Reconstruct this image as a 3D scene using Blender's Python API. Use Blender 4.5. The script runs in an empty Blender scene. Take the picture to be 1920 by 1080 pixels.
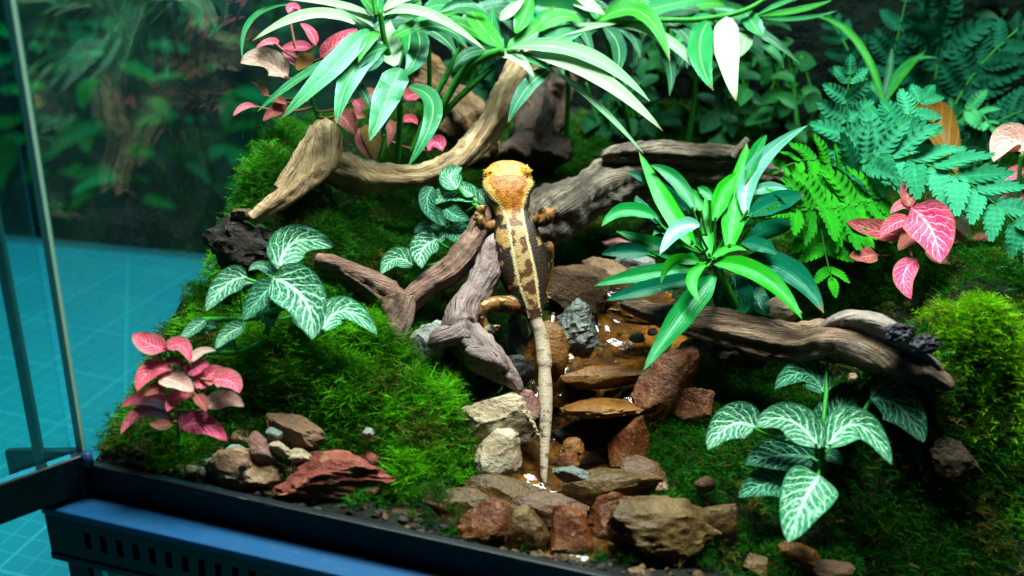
import bpy, math, random
import numpy as np
from mathutils import Vector, Matrix, noise
random.seed(7); rng = np.random.default_rng(7)
scn = bpy.context.scene
COL = scn.collection

# ------------------------------------------------------------------ camera
CAMZ = 0.27
PITCH, ROLL, YAW = math.radians(24), math.radians(5.5), math.radians(9.5)
F = Vector((-math.sin(YAW)*math.cos(PITCH), math.cos(YAW)*math.cos(PITCH), -math.sin(PITCH)))
R0 = Vector((math.cos(YAW), math.sin(YAW), 0)); U0 = R0.cross(F)
R = math.cos(ROLL)*R0 + math.sin(ROLL)*U0
U = -math.sin(ROLL)*R0 + math.cos(ROLL)*U0
C = Vector((0, 0, CAMZ)); FPX = 1493.0
cam = bpy.data.cameras.new('camera'); cam_o = bpy.data.objects.new('camera', cam); COL.objects.link(cam_o)
m = Matrix((R, U, -F)).transposed().to_4x4(); m.translation = C
cam_o.matrix_world = m
cam.sensor_width = 36; cam.lens = 36*FPX/1920; cam.clip_start = 0.01; cam.clip_end = 50
cam.dof.use_dof = True; cam.dof.focus_distance = 0.30; cam.dof.aperture_fstop = 7.5
scn.camera = cam_o

# ------------------------------------------------------------------ world, lamps, exposure
w = bpy.data.worlds.new('World'); scn.world = w; w.use_nodes = True
w.node_tree.nodes['Background'].inputs[0].default_value = (0.10, 0.55, 0.60, 1)
w.node_tree.nodes['Background'].inputs[1].default_value = 0.008
def area(name, loc, target, sx, sy, power, color):
    l = bpy.data.lights.new(name, 'AREA'); l.shape = 'RECTANGLE'; l.size = sx; l.size_y = sy
    l.energy = power; l.color = color
    o = bpy.data.objects.new(name, l); COL.objects.link(o); o.location = loc
    o.rotation_euler = (Vector(target)-Vector(loc)).to_track_quat('-Z', 'Y').to_euler()
    return o
area('led_lamp', (-0.035, 0.335, 0.62), (-0.03, 0.315, 0.1), 0.30, 0.12, 4.7, (0.86, 1.0, 0.90)).data.spread = math.radians(105)
area('room_lamp', (-0.9, 1.5, 1.5), (-0.2, 0.4, 0.0), 1.2, 0.8, 31.0, (0.08, 0.72, 1.0))
vs = scn.view_settings; vs.view_transform = 'Standard'; vs.look = 'None'; vs.exposure = 0.0; vs.gamma = 1.0
vs.use_curve_mapping = False

# ------------------------------------------------------------------ helpers
XL, XR, YF, YB, ZL = -0.166, 0.205, 0.185, 0.50, 0.10      # tank inside
def ray(px, py): return F + R*((px-960)/FPX) - U*((py-540)/FPX)
def W(px, py, d):
    p = C + ray(px, py)*d
    if p.x < XL+0.004: p = C + ray(px, py)*(d*(XL+0.004)/p.x)
    return p
def Wz(px, py, z):
    v = ray(px, py); return C + v*((z-C.z)/v.z)
def empty(name, loc, label=None, cat=None, group=None):
    o = bpy.data.objects.new(name, None); COL.objects.link(o); o.location = loc; o.empty_display_size = 0.01
    tag(o, label, cat, group); return o
def tag(o, label=None, cat=None, group=None, kind=None):
    if label: o['label'] = label
    if cat: o['category'] = cat
    if group: o['group'] = group
    if kind: o['kind'] = kind
    return o
def mobj(name, verts, faces, mat, parent=None, uv=None, smooth=True, col=None):
    verts = np.asarray(verts, dtype=np.float64)
    off = np.zeros(3)
    q = parent
    while q is not None: off = off + np.array(q.location); q = q.parent
    if parent is None:
        off = verts.mean(0) if name not in ('terrain','water') else off
    me = bpy.data.meshes.new(name)
    me.from_pydata((verts-off).tolist(), [], [tuple(f) for f in faces])
    if uv is not None:
        ul = me.uv_layers.new(name='UVMap')
        li = np.zeros(len(me.loops), dtype=np.int32); me.loops.foreach_get('vertex_index', li)
        ul.data.foreach_set('uv', np.asarray(uv, dtype=np.float32)[li].ravel())
    if col is not None:
        ca = me.color_attributes.new('Col', 'FLOAT_COLOR', 'POINT')
        c4 = np.ones((len(verts), 4), dtype=np.float32); c4[:, :3] = col
        ca.data.foreach_set('color', c4.ravel())
    if smooth: me.polygons.foreach_set('use_smooth', [True]*len(me.polygons))
    me.materials.append(mat)
    o = bpy.data.objects.new(name, me); COL.objects.link(o)
    if parent is not None: o.parent = parent
    else: o.location = off
    return o
def boxdata(x0, x1, y0, y1, z0, z1):
    v = [(x, y, z) for x in (x0, x1) for y in (y0, y1) for z in (z0, z1)]
    f = [(0,1,3,2),(4,6,7,5),(0,4,5,1),(2,3,7,6),(0,2,6,4),(1,5,7,3)]
    return v, f
def bevel(o, wd, seg=2):
    b = o.modifiers.new('bevel', 'BEVEL'); b.width = wd; b.segments = seg; b.limit_method = 'ANGLE'; return o
def box(name, x0, x1, y0, y1, z0, z1, mat, parent=None, bev=0.0006):
    v, f = boxdata(x0, x1, y0, y1, z0, z1); o = mobj(name, v, f, mat, parent, smooth=False)
    if bev: bevel(o, bev)
    return o
def nz(p, s=1.0, seed=0.0): return noise.noise(Vector((p[0]*s+seed*3.1, p[1]*s-seed*1.7, p[2]*s+seed)))

# ------------------------------------------------------------------ material helpers
class N:
    def __init__(s, name):
        s.m = bpy.data.materials.new(name); s.m.use_nodes = True; s.t = s.m.node_tree; s.t.nodes.clear()
        s.out = s.t.nodes.new('ShaderNodeOutputMaterial')
    def n(s, typ, **k):
        nd = s.t.nodes.new('ShaderNode'+typ)
        for a, v in k.items(): setattr(nd, a, v)
        return nd
    def l(s, a, b): s.t.links.new(a, b)
    def inp(s, nd, key, v):
        if v is None: return
        if hasattr(v, 'links') or hasattr(v, 'is_output'): s.l(v, nd.inputs[key])
        else:
            if isinstance(v, tuple) and len(v) == 3 and nd.inputs[key].type == 'RGBA': v = v+(1,)
            nd.inputs[key].default_value = v
    def math(s, op, a, b=None, c=None, clamp=False):
        nd = s.n('Math', operation=op, use_clamp=clamp)
        for i, v in enumerate((a, b, c)): s.inp(nd, i, v)
        return nd.outputs[0]
    def mix(s, fac, a, b, bt='MIX'):
        nd = s.n('Mix', data_type='RGBA', blend_type=bt); s.inp(nd, 0, fac); s.inp(nd, 6, a); s.inp(nd, 7, b); return nd.outputs[2]
    def ramp(s, fac, stops):
        nd = s.n('ValToRGB'); e = nd.color_ramp.elements
        while len(e) < len(stops): e.new(0.5)
        for i, (p, c) in enumerate(stops):
            e[i].position = p; e[i].color = (c+(1,)) if len(c) == 3 else c
        s.inp(nd, 0, fac); return nd.outputs[0]
    def noise(s, vec, scale, detail=4, rough=0.55, dist=0.0):
        nd = s.n('TexNoise'); s.inp(nd, 'Vector', vec); nd.inputs['Scale'].default_value = scale
        nd.inputs['Detail'].default_value = detail; nd.inputs['Roughness'].default_value = rough; nd.inputs['Distortion'].default_value = dist
        return nd.outputs[0]
    def mapr(s, v, a, b, c=0.0, d=1.0):
        nd = s.n('MapRange'); s.inp(nd, 0, v); s.inp(nd, 1, a); s.inp(nd, 2, b); s.inp(nd, 3, c); s.inp(nd, 4, d); return nd.outputs[0]
    def coord(s, which): return s.n('TexCoord').outputs[which]
    def xyz(s, v):
        nd = s.n('SeparateXYZ'); s.inp(nd, 0, v); return nd.outputs
    def comb(s, x, y, z=0.0):
        nd = s.n('CombineXYZ'); s.inp(nd, 0, x); s.inp(nd, 1, y); s.inp(nd, 2, z); return nd.outputs[0]
    def bump(s, h, strength, dist, normal=None):
        nd = s.n('Bump'); nd.inputs['Strength'].default_value = strength; nd.inputs['Distance'].default_value = dist
        s.inp(nd, 'Height', h); s.inp(nd, 'Normal', normal); return nd.outputs[0]
    def pbr(s, color, rough=0.5, spec=0.5, normal=None, coat=0.0, **k):
        nd = s.n('BsdfPrincipled'); s.inp(nd, 'Base Color', color); s.inp(nd, 'Roughness', rough)
        s.inp(nd, 'Specular IOR Level', spec); s.inp(nd, 'Normal', normal); s.inp(nd, 'Coat Weight', coat)
        for a, v in k.items(): s.inp(nd, a, v)
        return nd.outputs[0]
    def done(s, sh): s.l(sh, s.out.inputs[0]); return s.m
    def objrand(s): return s.n('ObjectInfo').outputs['Random']

def leafy(n, color, rough, normal, trans=0.22, spec=0.5, tint=(0.42, 1.0, 0.78)):
    b = n.pbr(color, rough, spec, normal, **({'Specular Tint': tint+(1,)} if tint else {}))
    t = n.n('BsdfTranslucent'); n.inp(t, 0, color)
    mx = n.n('MixShader'); mx.inputs[0].default_value = trans; n.l(b, mx.inputs[1]); n.l(t.outputs[0], mx.inputs[2])
    return n.done(mx.outputs[0])

def mat_blade(name, c1, c2, rough=0.32, lines=60, mid=(0.25, 0.5, 0.2), spec=0.38, la=0.16):
    """long leaf with parallel veins and a paler midrib"""
    n = N(name); uv = n.coord('UV'); x = n.xyz(uv)
    rnd = n.objrand()
    pat = n.noise(n.comb(n.math('MULTIPLY', x[0], 6), n.math('MULTIPLY', x[1], 3), n.math('MULTIPLY', rnd, 40)), 1.0, 3)
    f = n.mapr(n.math('ADD', n.math('MULTIPLY', pat, 0.7), n.math('MULTIPLY', rnd, 0.5)), 0.25, 0.85)
    col = n.mix(f, c1, c2)
    wv = n.math('SINE', n.math('MULTIPLY', x[0], lines*2.0))
    mr = n.mapr(n.math('ABSOLUTE', n.math('SUBTRACT', x[0], 0.5)), 0.02, 0.05, 1.0, 0.0)
    col = n.mix(n.math('MULTIPLY', mr, 0.45), col, mid)
    col = n.mix(n.mapr(wv, 0.2, 1.0, 0, la), col, mid)
    tipm = n.math('MULTIPLY', n.mapr(n.math('ADD', x[1], n.math('MULTIPLY', pat, 0.12)), 0.98, 1.06, 0, 1), n.mapr(rnd, 0.3, 0.6, 0, 1))
    col = n.mix(tipm, col, (0.12, 0.07, 0.015))
    spk = n.mapr(n.noise(n.coord('Object'), 480, 2), 0.68, 0.74, 0, 0.5); col = n.mix(spk, col, (0.10, 0.16, 0.03))
    h = n.math('ADD', n.math('MULTIPLY', wv, 0.35 if la > .1 else 0.06), n.math('MULTIPLY', n.noise(n.coord('Object'), 200, 2), 0.8))
    return leafy(n, col, n.mapr(pat, 0.3, 0.7, rough-0.17, rough-0.06), n.bump(h, 0.5, 0.0003), 0.2, spec)

def mat_fittonia(name, base1, base2, vein, edge=None, veinamt=1.0, rough=0.38):
    n = N(name); uv = n.coord('UV'); x = n.xyz(uv); rnd = n.objrand()
    warp = n.noise(n.comb(n.math('MULTIPLY', x[0], 5), n.math('MULTIPLY', x[1], 5), n.math('MULTIPLY', rnd, 30)), 1.0, 2)
    wv = n.math('MULTIPLY', n.math('SUBTRACT', warp, 0.5), 0.16)
    a = n.math('MULTIPLY', n.math('ABSOLUTE', n.math('SUBTRACT', x[0], 0.5)), 2.0)
    a2 = n.math('ADD', a, wv)
    sv = n.math('SUBTRACT', n.math('ADD', x[1], wv), n.math('MULTIPLY', n.math('POWER', a, 0.85), 0.34))
    # midrib
    mid = n.mapr(a, n.math('SUBTRACT', 0.075, n.math('MULTIPLY', x[1], 0.055)), n.math('SUBTRACT', 0.14, n.math('MULTIPLY', x[1], 0.08)), 1, 0)
    # side veins
    side = n.n('TexNoise')
    t = n.math('FRACT', n.math('ADD', n.math('MULTIPLY', sv, 7.5), n.math('MULTIPLY', n.math('GREATER_THAN', x[0], 0.5), 0.4)))
    dist = n.math('ABSOLUTE', n.math('SUBTRACT', t, 0.5))
    lim = n.math('SUBTRACT', 0.18, n.math('MULTIPLY', a, 0.11))
    sd = n.mapr(dist, n.math('MULTIPLY', lim, 0.55), lim, 1, 0)
    # fine net
    vo = n.n('TexVoronoi', feature='DISTANCE_TO_EDGE')
    n.inp(vo, 'Vector', n.comb(n.math('MULTIPLY', a2, 5.5), n.math('MULTIPLY', sv, 17), n.math('MULTIPLY', rnd, 9)))
    vo.inputs['Scale'].default_value = 1.0
    net = n.mapr(vo.outputs[0], 0.03, 0.08, 0.6, 0)
    v = n.math('MAXIMUM', n.math('MAXIMUM', mid, sd), net)
    v = n.math('MULTIPLY', v, n.mapr(n.noise(uv, 9, 2), 0.25, 0.6, 0.45, 1.0))
    v = n.math('MULTIPLY', v, n.mapr(a, 0.86, 1.0, veinamt, veinamt*0.15))
    b = n.mix(n.mapr(n.math('ADD', warp, n.math('MULTIPLY', n.math('SUBTRACT', rnd, 0.5), 0.5)), 0.3, 0.75), base1, base2)
    if edge is not None:
        em = n.math('MULTIPLY', n.mapr(n.math('ADD', a, n.math('MULTIPLY', wv, 3.0)), 0.55, 1.0), n.mapr(rnd, 0.0, 1.0, 0.25, 1.0))
        b = n.mix(em, b, edge)
    col = n.mix(v, b, vein)
    h = n.math('ADD', n.math('MULTIPLY', v, -0.8), n.math('MULTIPLY', n.noise(n.coord('Object'), 420, 3), 0.8))
    return leafy(n, col, rough, n.bump(h, 0.75, 0.0006), 0.18, 0.15, None if edge is not None else (0.5, 1.0, 0.8))

def mat_simple_leaf(name, c1, c2, rough=0.4, veins=10, spec=0.14):
    n = N(name); uv = n.coord('UV'); x = n.xyz(uv); rnd = n.objrand()
    a = n.math('MULTIPLY', n.math('ABSOLUTE', n.math('SUBTRACT', x[0], 0.5)), 2.0)
    sv = n.math('SUBTRACT', x[1], n.math('MULTIPLY', a, 0.3))
    t = n.math('ABSOLUTE', n.math('SUBTRACT', n.math('FRACT', n.math('MULTIPLY', sv, float(veins))), 0.5))
    vn = n.math('MAXIMUM', n.mapr(t, 0.03, 0.14, 1, 0), n.mapr(a, 0.03, 0.1, 1, 0))
    f = n.math('ADD', n.math('MULTIPLY', n.noise(uv, 4, 3), 0.6), n.math('MULTIPLY', rnd, 0.55))
    col = n.mix(n.mapr(f, 0.25, 0.8), c1, c2)
    col = n.mix(n.math('MULTIPLY', vn, 0.25), col, tuple(min(1, c*1.8) for c in c2))
    h = n.math('ADD', n.math('MULTIPLY', vn, -0.6), n.noise(n.coord('Object'), 350, 3))
    return leafy(n, col, rough, n.bump(h, 0.6, 0.0004), 0.25, spec)

def mat_wood(name, dark, mid, light, rough=0.62, gr=1.0, moss=0.0):
    n = N(name); uv = n.coord('UV'); x = n.xyz(uv); ob = n.coord('Object')
    st = n.comb(n.math('MULTIPLY', x[0], 9*gr), n.math('MULTIPLY', x[1], 30), 0.0)
    g1 = n.noise(st, 1.0, 6, 0.62, 0.6)
    st2 = n.comb(n.math('MULTIPLY', x[0], 60*gr), n.math('MULTIPLY', x[1], 60), 3.0)
    g2 = n.noise(st2, 1.0, 4, 0.6, 0.3)
    big = n.noise(ob, 45, 3)
    f = n.math('ADD', n.math('ADD', n.math('MULTIPLY', g1, 0.6), n.math('MULTIPLY', g2, 0.25)), n.math('MULTIPLY', big, 0.35))
    col = n.ramp(f, [(0.40, tuple(c*.6 for c in dark)), (0.56, tuple(c*.8 for c in mid)), (0.76, light)])
    crack = n.mapr(g1, 0.30, 0.40, 1, 0)
    col = n.mix(n.math('MULTIPLY', crack, 0.75), col, tuple(c*0.25 for c in dark))
    stain = n.mapr(n.noise(ob, 28, 4, .6), 0.50, 0.66, 0, 0.7); col = n.mix(stain, col, tuple(c*.35 for c in mid))
    if moss:
        mk = n.mapr(n.noise(ob, 60, 4), 0.52, 0.7, 0, moss); col = n.mix(mk, col, (0.06, 0.09, 0.02))
    h = n.math('ADD', n.math('ADD', n.math('MULTIPLY', g1, 1.6), n.math('MULTIPLY', g2, 0.9)), n.math('MULTIPLY', n.noise(ob, 420, 4), 0.5))
    return n.done(n.pbr(col, n.mapr(g2, 0.3, 0.7, rough-0.15, rough+0.15), 0.4, n.bump(h, 1.0, 0.0020)))

def mat_rock(name, c1, c2, c3, wet=0.0, strata=1.0):
    n = N(name); ob = n.coord('Object'); x = n.xyz(ob)
    d = n.noise(ob, 55, 5, 0.6)
    s = n.comb(n.math('MULTIPLY', x[0], 35), n.math('MULTIPLY', x[1], 35), n.math('ADD', n.math('MULTIPLY', x[2], 170*strata), n.math('MULTIPLY', d, 4)))
    st = n.noise(s, 1.0, 5, 0.6)
    f = n.math('ADD', n.math('MULTIPLY', d, 0.55), n.math('MULTIPLY', st, 0.5))
    kk = 0.66 if not wet else 0.56
    col = n.ramp(f, [(0.36, tuple(c*kk*.8 for c in c1)), (0.54, tuple(c*kk for c in c2)), (0.70, tuple(c*kk for c in c3))])
    fine = n.noise(ob, 700, 4, 0.65)
    col = n.mix(n.mapr(fine, 0.35, 0.65, 0.35, 0.0), col, tuple(c*0.35 for c in c1))
    h = n.math('ADD', n.math('ADD', n.math('MULTIPLY', st, 1.5), n.math('MULTIPLY', d, 1.0)), n.math('MULTIPLY', fine, 0.55))
    rg = n.mapr(n.noise(ob, 90, 3), 0.35, 0.65, 0.72-0.58*wet, 0.85-0.45*wet)
    return n.done(n.pbr(col, rg, 0.3-0.08*wet, n.bump(h, 0.9, 0.0013)))

def mat_moss(name, trans=0.3):
    n = N(name); a = n.n('Attribute', attribute_name='Col')
    return leafy(n, a.outputs[0], 0.45, None, trans, 0.18)

def mat_plastic(name, col=(0.002, 0.004, 0.006), rough=0.34):
    n = N(name); ob = n.coord('Object')
    d = n.noise(ob, 160, 5, 0.7); d2 = n.noise(ob, 1500, 3)
    dust = n.mapr(d, 0.55, 0.8, 0.0, 0.14)
    c = n.mix(dust, col, (0.05, 0.10, 0.14))
    scr = n.mapr(n.noise(n.comb(n.math('MULTIPLY', n.xyz(ob)[0], 60), n.math('MULTIPLY', n.xyz(ob)[1], 900), n.math('MULTIPLY', n.xyz(ob)[2], 900)), 1.0, 3, .6), .66, .72, 0, .35)
    c = n.mix(scr, c, (0.10, 0.16, 0.20))
    return n.done(n.pbr(c, n.mapr(d, 0.35, 0.7, rough-0.06, rough+0.16), 0.16, n.bump(d2, 0.15, 0.0002)))

def mat_glass(name, tint, refl=1.0, dirt=0.02):
    n = N(name); tr = n.n('BsdfTransparent'); n.inp(tr, 0, tint)
    gl = n.n('BsdfGlossy'); n.inp(gl, 0, (0.9, 1.0, 1.0)); gl.inputs['Roughness'].default_value = 0.03
    g = n.n('NewGeometry'); dt = n.n('VectorMath', operation='DOT_PRODUCT'); n.l(g.outputs['Incoming'], dt.inputs[0]); n.l(g.outputs['Normal'], dt.inputs[1])
    fr = n.math('ADD', 0.04, n.math('MULTIPLY', n.math('POWER', n.math('SUBTRACT', 1.0, n.math('ABSOLUTE', dt.outputs['Value'])), 5.0), 0.96))   # Schlick, same from both sides
    mx = n.n('MixShader'); n.l(n.math('MULTIPLY', fr, refl, clamp=True), mx.inputs[0]); n.l(tr.outputs[0], mx.inputs[1]); n.l(gl.outputs[0], mx.inputs[2])
    df = n.n('BsdfDiffuse'); n.inp(df, 0, (0.5, 0.65, 0.65))
    mk = n.mapr(n.noise(n.coord('Object'), 90, 6, 0.7), 0.5, 0.8, dirt*0.4, dirt*2.5)
    m2 = n.n('MixShader'); n.l(mk, m2.inputs[0]); n.l(mx.outputs[0], m2.inputs[1]); n.l(df.outputs[0], m2.inputs[2])
    return n.done(m2.outputs[0])

M = {}
M['palm'] = mat_blade('palm_leaf', (0.001, 0.085, 0.026), (0.006, 0.18, 0.045), 0.27)
M['palm_bright'] = mat_blade('palm_leaf_bright', (0.003, 0.13, 0.003), (0.015, 0.24, 0.006), 0.34)
M['palm_pale'] = mat_blade('palm_leaf_pale', (0.06, 0.21, 0.09), (0.30, 0.44, 0.25), 0.27, mid=(0.5, 0.7, 0.5))  # pale tone puts the lamp's white highlights into the leaf colour
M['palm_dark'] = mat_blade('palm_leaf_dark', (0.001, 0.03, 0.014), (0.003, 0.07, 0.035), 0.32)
M['ros'] = mat_blade('rosette_leaf', (0.001, 0.085, 0.016), (0.004, 0.17, 0.028), 0.34, 26, mid=(0.05, 0.3, 0.08), la=0.05, spec=0.09)
M['ros_bright'] = mat_blade('rosette_leaf_bright', (0.003, 0.16, 0.003), (0.012, 0.29, 0.004), 0.38, 26, mid=(0.06, 0.4, 0.04), la=0.05, spec=0.09)
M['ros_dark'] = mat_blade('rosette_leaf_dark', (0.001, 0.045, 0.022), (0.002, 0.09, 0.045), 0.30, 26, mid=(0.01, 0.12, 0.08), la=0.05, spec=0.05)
M['ros_pale'] = mat_blade('rosette_leaf_pale', (0.03, 0.17, 0.11), (0.12, 0.33, 0.24), 0.32, 26, mid=(0.4, 0.65, 0.5), la=0.05)
M['stem'] = mat_simple_leaf('green_stem', (0.015, 0.14, 0.015), (0.04, 0.26, 0.03), 0.4, 3)
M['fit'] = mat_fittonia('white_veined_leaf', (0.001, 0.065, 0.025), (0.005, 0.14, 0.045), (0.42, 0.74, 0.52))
M['fit_dim'] = mat_fittonia('white_veined_leaf_deep', (0.001, 0.025, 0.012), (0.002, 0.05, 0.02), (0.12, 0.38, 0.23))  # darker copy of the same leaf, shade put into the colour
M['pink'] = mat_fittonia('pink_veined_leaf', (0.56, 0.012, 0.08), (0.70, 0.05, 0.13), (0.85, 0.34, 0.36), (0.22, 0.20, 0.12), 0.75)
M['pink_hot'] = mat_fittonia('hot_pink_leaf', (0.46, 0.004, 0.08), (0.62, 0.012, 0.14), (0.85, 0.34, 0.42), (0.28, 0.12, 0.10), 0.8)
M['pink_pale'] = mat_fittonia('pale_pink_leaf', (0.62, 0.24, 0.22), (0.50, 0.33, 0.25), (0.85, 0.62, 0.55), (0.32, 0.42, 0.27), 0.8)
M['pink_dull'] = mat_fittonia('dull_red_leaf', (0.22, 0.02, 0.03), (0.30, 0.09, 0.06), (0.5, 0.2, 0.18), (0.10, 0.12, 0.05), 0.6)
M['fern'] = mat_simple_leaf('fern_leaf', (0.02, 0.22, 0.07), (0.06, 0.38, 0.14), 0.40, 12)
M['fern_pale'] = mat_simple_leaf('fern_leaf_pale', (0.003, 0.14, 0.05), (0.04, 0.33, 0.17), 0.42, 12)
M['fern_lime'] = mat_simple_leaf('fern_leaf_lime', (0.006, 0.17, 0.002), (0.02, 0.29, 0.005), 0.42, 12)
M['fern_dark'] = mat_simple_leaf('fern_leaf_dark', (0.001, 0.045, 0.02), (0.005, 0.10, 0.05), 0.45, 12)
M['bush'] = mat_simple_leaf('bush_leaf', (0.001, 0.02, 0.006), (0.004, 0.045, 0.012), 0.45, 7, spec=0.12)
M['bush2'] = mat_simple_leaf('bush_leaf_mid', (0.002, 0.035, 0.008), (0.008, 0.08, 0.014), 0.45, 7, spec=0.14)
M['brownleaf'] = mat_simple_leaf('brown_leaf', (0.05, 0.05, 0.006), (0.20, 0.075, 0.008), 0.45, 6)
M['wood_tan'] = mat_wood('tan_driftwood', (0.10, 0.04, 0.018), (0.40, 0.24, 0.11), (0.66, 0.50, 0.28), moss=0.35)
M['wood_grey'] = mat_wood('grey_driftwood', (0.022, 0.014, 0.010), (0.085, 0.058, 0.040), (0.27, 0.21, 0.155))
M['wood_red'] = mat_wood('red_brown_driftwood', (0.04, 0.012, 0.008), (0.155, 0.065, 0.042), (0.32, 0.19, 0.135))
M['wood_purple'] = mat_wood('greyish_purple_driftwood', (0.045, 0.022, 0.020), (0.16, 0.095, 0.088), (0.34, 0.25, 0.235), gr=0.6)
M['wood_brown'] = mat_wood('brown_driftwood', (0.04, 0.017, 0.009), (0.135, 0.068, 0.036), (0.30, 0.19, 0.12))
M['wood_bark'] = mat_wood('dark_bark', (0.006, 0.004, 0.003), (0.035, 0.018, 0.010), (0.10, 0.05, 0.025), gr=0.7)
M['wood_yellow'] = mat_wood('yellow_brown_stump', (0.025, 0.011, 0.004), (0.10, 0.045, 0.012), (0.20, 0.11, 0.035), gr=0.6)
M['rk_red'] = mat_rock('red_rock', (0.08, 0.012, 0.008), (0.27, 0.05, 0.03), (0.58, 0.36, 0.22))
M['rk_tan'] = mat_rock('tan_rock', (0.14, 0.06, 0.03), (0.36, 0.20, 0.11), (0.60, 0.46, 0.33))
M['rk_cream'] = mat_rock('cream_rock', (0.24, 0.11, 0.05), (0.55, 0.43, 0.28), (0.75, 0.67, 0.52))
M['rk_grey'] = mat_rock('grey_rock', (0.10, 0.10, 0.09), (0.28, 0.29, 0.26), (0.50, 0.50, 0.45))
M['rk_green'] = mat_rock('grey_green_rock', (0.12, 0.17, 0.12), (0.26, 0.34, 0.27), (0.44, 0.50, 0.40))
M['rk_pink'] = mat_rock('pink_brown_rock', (0.14, 0.045, 0.035), (0.33, 0.15, 0.12), (0.50, 0.30, 0.25))
M['rk_brown'] = mat_rock('brown_rock', (0.03, 0.014, 0.006), (0.12, 0.06, 0.025), (0.26, 0.15, 0.075))
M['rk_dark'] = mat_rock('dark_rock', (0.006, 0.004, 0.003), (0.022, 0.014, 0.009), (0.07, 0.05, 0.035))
M['wet_red'] = mat_rock('wet_red_rock', (0.04, 0.010, 0.003), (0.20, 0.055, 0.016), (0.38, 0.18, 0.07), wet=0.9)
M['wet_ochre'] = mat_rock('wet_ochre_rock', (0.07, 0.022, 0.004), (0.26, 0.10, 0.015), (0.45, 0.22, 0.05), wet=0.8)
M['wet_olive'] = mat_rock('wet_olive_rock', (0.04, 0.020, 0.005), (0.16, 0.085, 0.022), (0.36, 0.23, 0.085), wet=0.7)
M['wet_grey'] = mat_rock('wet_grey_rock', (0.05, 0.06, 0.06), (0.20, 0.22, 0.20), (0.45, 0.46, 0.40), wet=0.7)
M['wet_pink'] = mat_rock('wet_pink_rock', (0.06, 0.022, 0.010), (0.21, 0.10, 0.05), (0.38, 0.24, 0.15), wet=0.8)
M['crystal'] = mat_rock('blue_black_crystal', (0.008, 0.008, 0.012), (0.03, 0.03, 0.05), (0.16, 0.15, 0.2), wet=0.6)
M['moss'] = mat_moss('moss')
M['plastic'] = mat_plastic('black_plastic')
M['plastic_lip'] = mat_plastic('black_plastic_lip', (0.002, 0.003, 0.005), 0.4)
M['plastic_blue'] = mat_plastic('blue_black_plastic', (0.001, 0.045, 0.13), 0.5)  # black ledge plastic, its blue reflection put into the base colour
M['knob'] = mat_plastic('blue_plastic', (0.01, 0.035, 0.10), 0.4)
M['glass'] = mat_glass('tank_glass', (0.80, 0.97, 0.95), 1.0, 0.012)
M['glass_door'] = mat_glass('door_glass', (0.72, 0.95, 0.93), 1.0, 0.02)
M['glass_low'] = mat_glass('lower_glass', (0.30, 0.62, 0.60), 1.0, 0.06)
n = N('glass_edge'); M['edge'] = n.done(n.pbr((0.25, 0.42, 0.33), 0.25, 0.6))
n = N('seal_strip'); M['seal'] = n.done(n.pbr((0.03, 0.10, 0.10), 0.35, 0.5))

# terrain soil
n = N('soil'); ob = n.coord('Object')
d = n.noise(ob, 60, 6, 0.65); d2 = n.noise(ob, 700, 6, .7)
c = n.ramp(d, [(0.35, (0.002, 0.004, 0.001)), (0.55, (0.006, 0.009, 0.003)), (0.75, (0.014, 0.009, 0.004))])
M['soil'] = n.done(n.pbr(c, 0.85, 0.3, n.bump(n.math('ADD', d, n.math('MULTIPLY', d2, 0.8)), 1.0, 0.004)))
# stream bed
n = N('stream_sand'); ob = n.coord('Object')
d = n.noise(ob, 80, 6, 0.65); g = n.noise(ob, 1300, 3, 0.7)
c = n.ramp(d, [(0.38, (0.012, 0.005, 0.001)), (0.50, (0.13, 0.045, 0.004)), (0.64, (0.42, 0.20, 0.02))])
c = n.mix(n.mapr(g, 0.4, 0.62, 0.5, 0.0), c, (0.08, 0.03, 0.006))
M['sand'] = n.done(n.pbr(c, 0.55, 0.5, n.bump(n.math('ADD', n.math('MULTIPLY', d, 2.0), g), 0.9, 0.0012)))
# water
n = N('water'); ob = n.coord('Object')
h = n.math('ADD', n.noise(ob, 70, 2, 0.45, 0.8), n.math('MULTIPLY', n.noise(ob, 210, 1, 0.5, 0.5), 0.25))
nm = n.bump(h, 1.0, 0.0020)
tr = n.n('BsdfTransparent'); n.inp(tr, 0, (0.80, 0.70, 0.48))
gl = n.n('BsdfGlossy'); gl.inputs['Roughness'].default_value = 0.10; n.l(nm, gl.inputs['Normal'])
fr = n.n('Fresnel'); fr.inputs[0].default_value = 1.34; n.l(nm, fr.inputs['Normal'])
mx = n.n('MixShader'); n.l(fr.outputs[0], mx.inputs[0]); n.l(tr.outputs[0], mx.inputs[1]); n.l(gl.outputs[0], mx.inputs[2])
M['water'] = n.done(mx.outputs[0])
# cutting mat
n = N('cutting_mat'); ob = n.coord('Object'); x = n.xyz(ob)
def gridl(step, wd):
    out = None
    for k in (0, 1):
        t = n.math('ABSOLUTE', n.math('SUBTRACT', n.math('FRACT', n.math('DIVIDE', x[k], step)), 0.5))
        l = n.math('GREATER_THAN', t, 0.5-wd)
        out = l if out is None else n.math('MAXIMUM', out, l)
    return out
dia = n.math('GREATER_THAN', n.math('ABSOLUTE', n.math('SUBTRACT', n.math('FRACT', n.math('DIVIDE', n.math('ADD', x[0], n.math('MULTIPLY', x[1], 0.7)), 0.11)), 0.5)), 0.492)
ln = n.math('MAXIMUM', n.math('MULTIPLY', gridl(0.01, 0.045), 0.55), n.math('MAXIMUM', gridl(0.05, 0.016), dia))
c = n.mix(n.math('MULTIPLY', ln, 0.40), (0.0, 0.155, 0.19), (0.05, 0.36, 0.42))
c = n.mix(n.mapr(n.noise(ob, 14, 4), 0.35, 0.7, 0, 0.3), c, (0.0, 0.10, 0.15))
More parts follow.
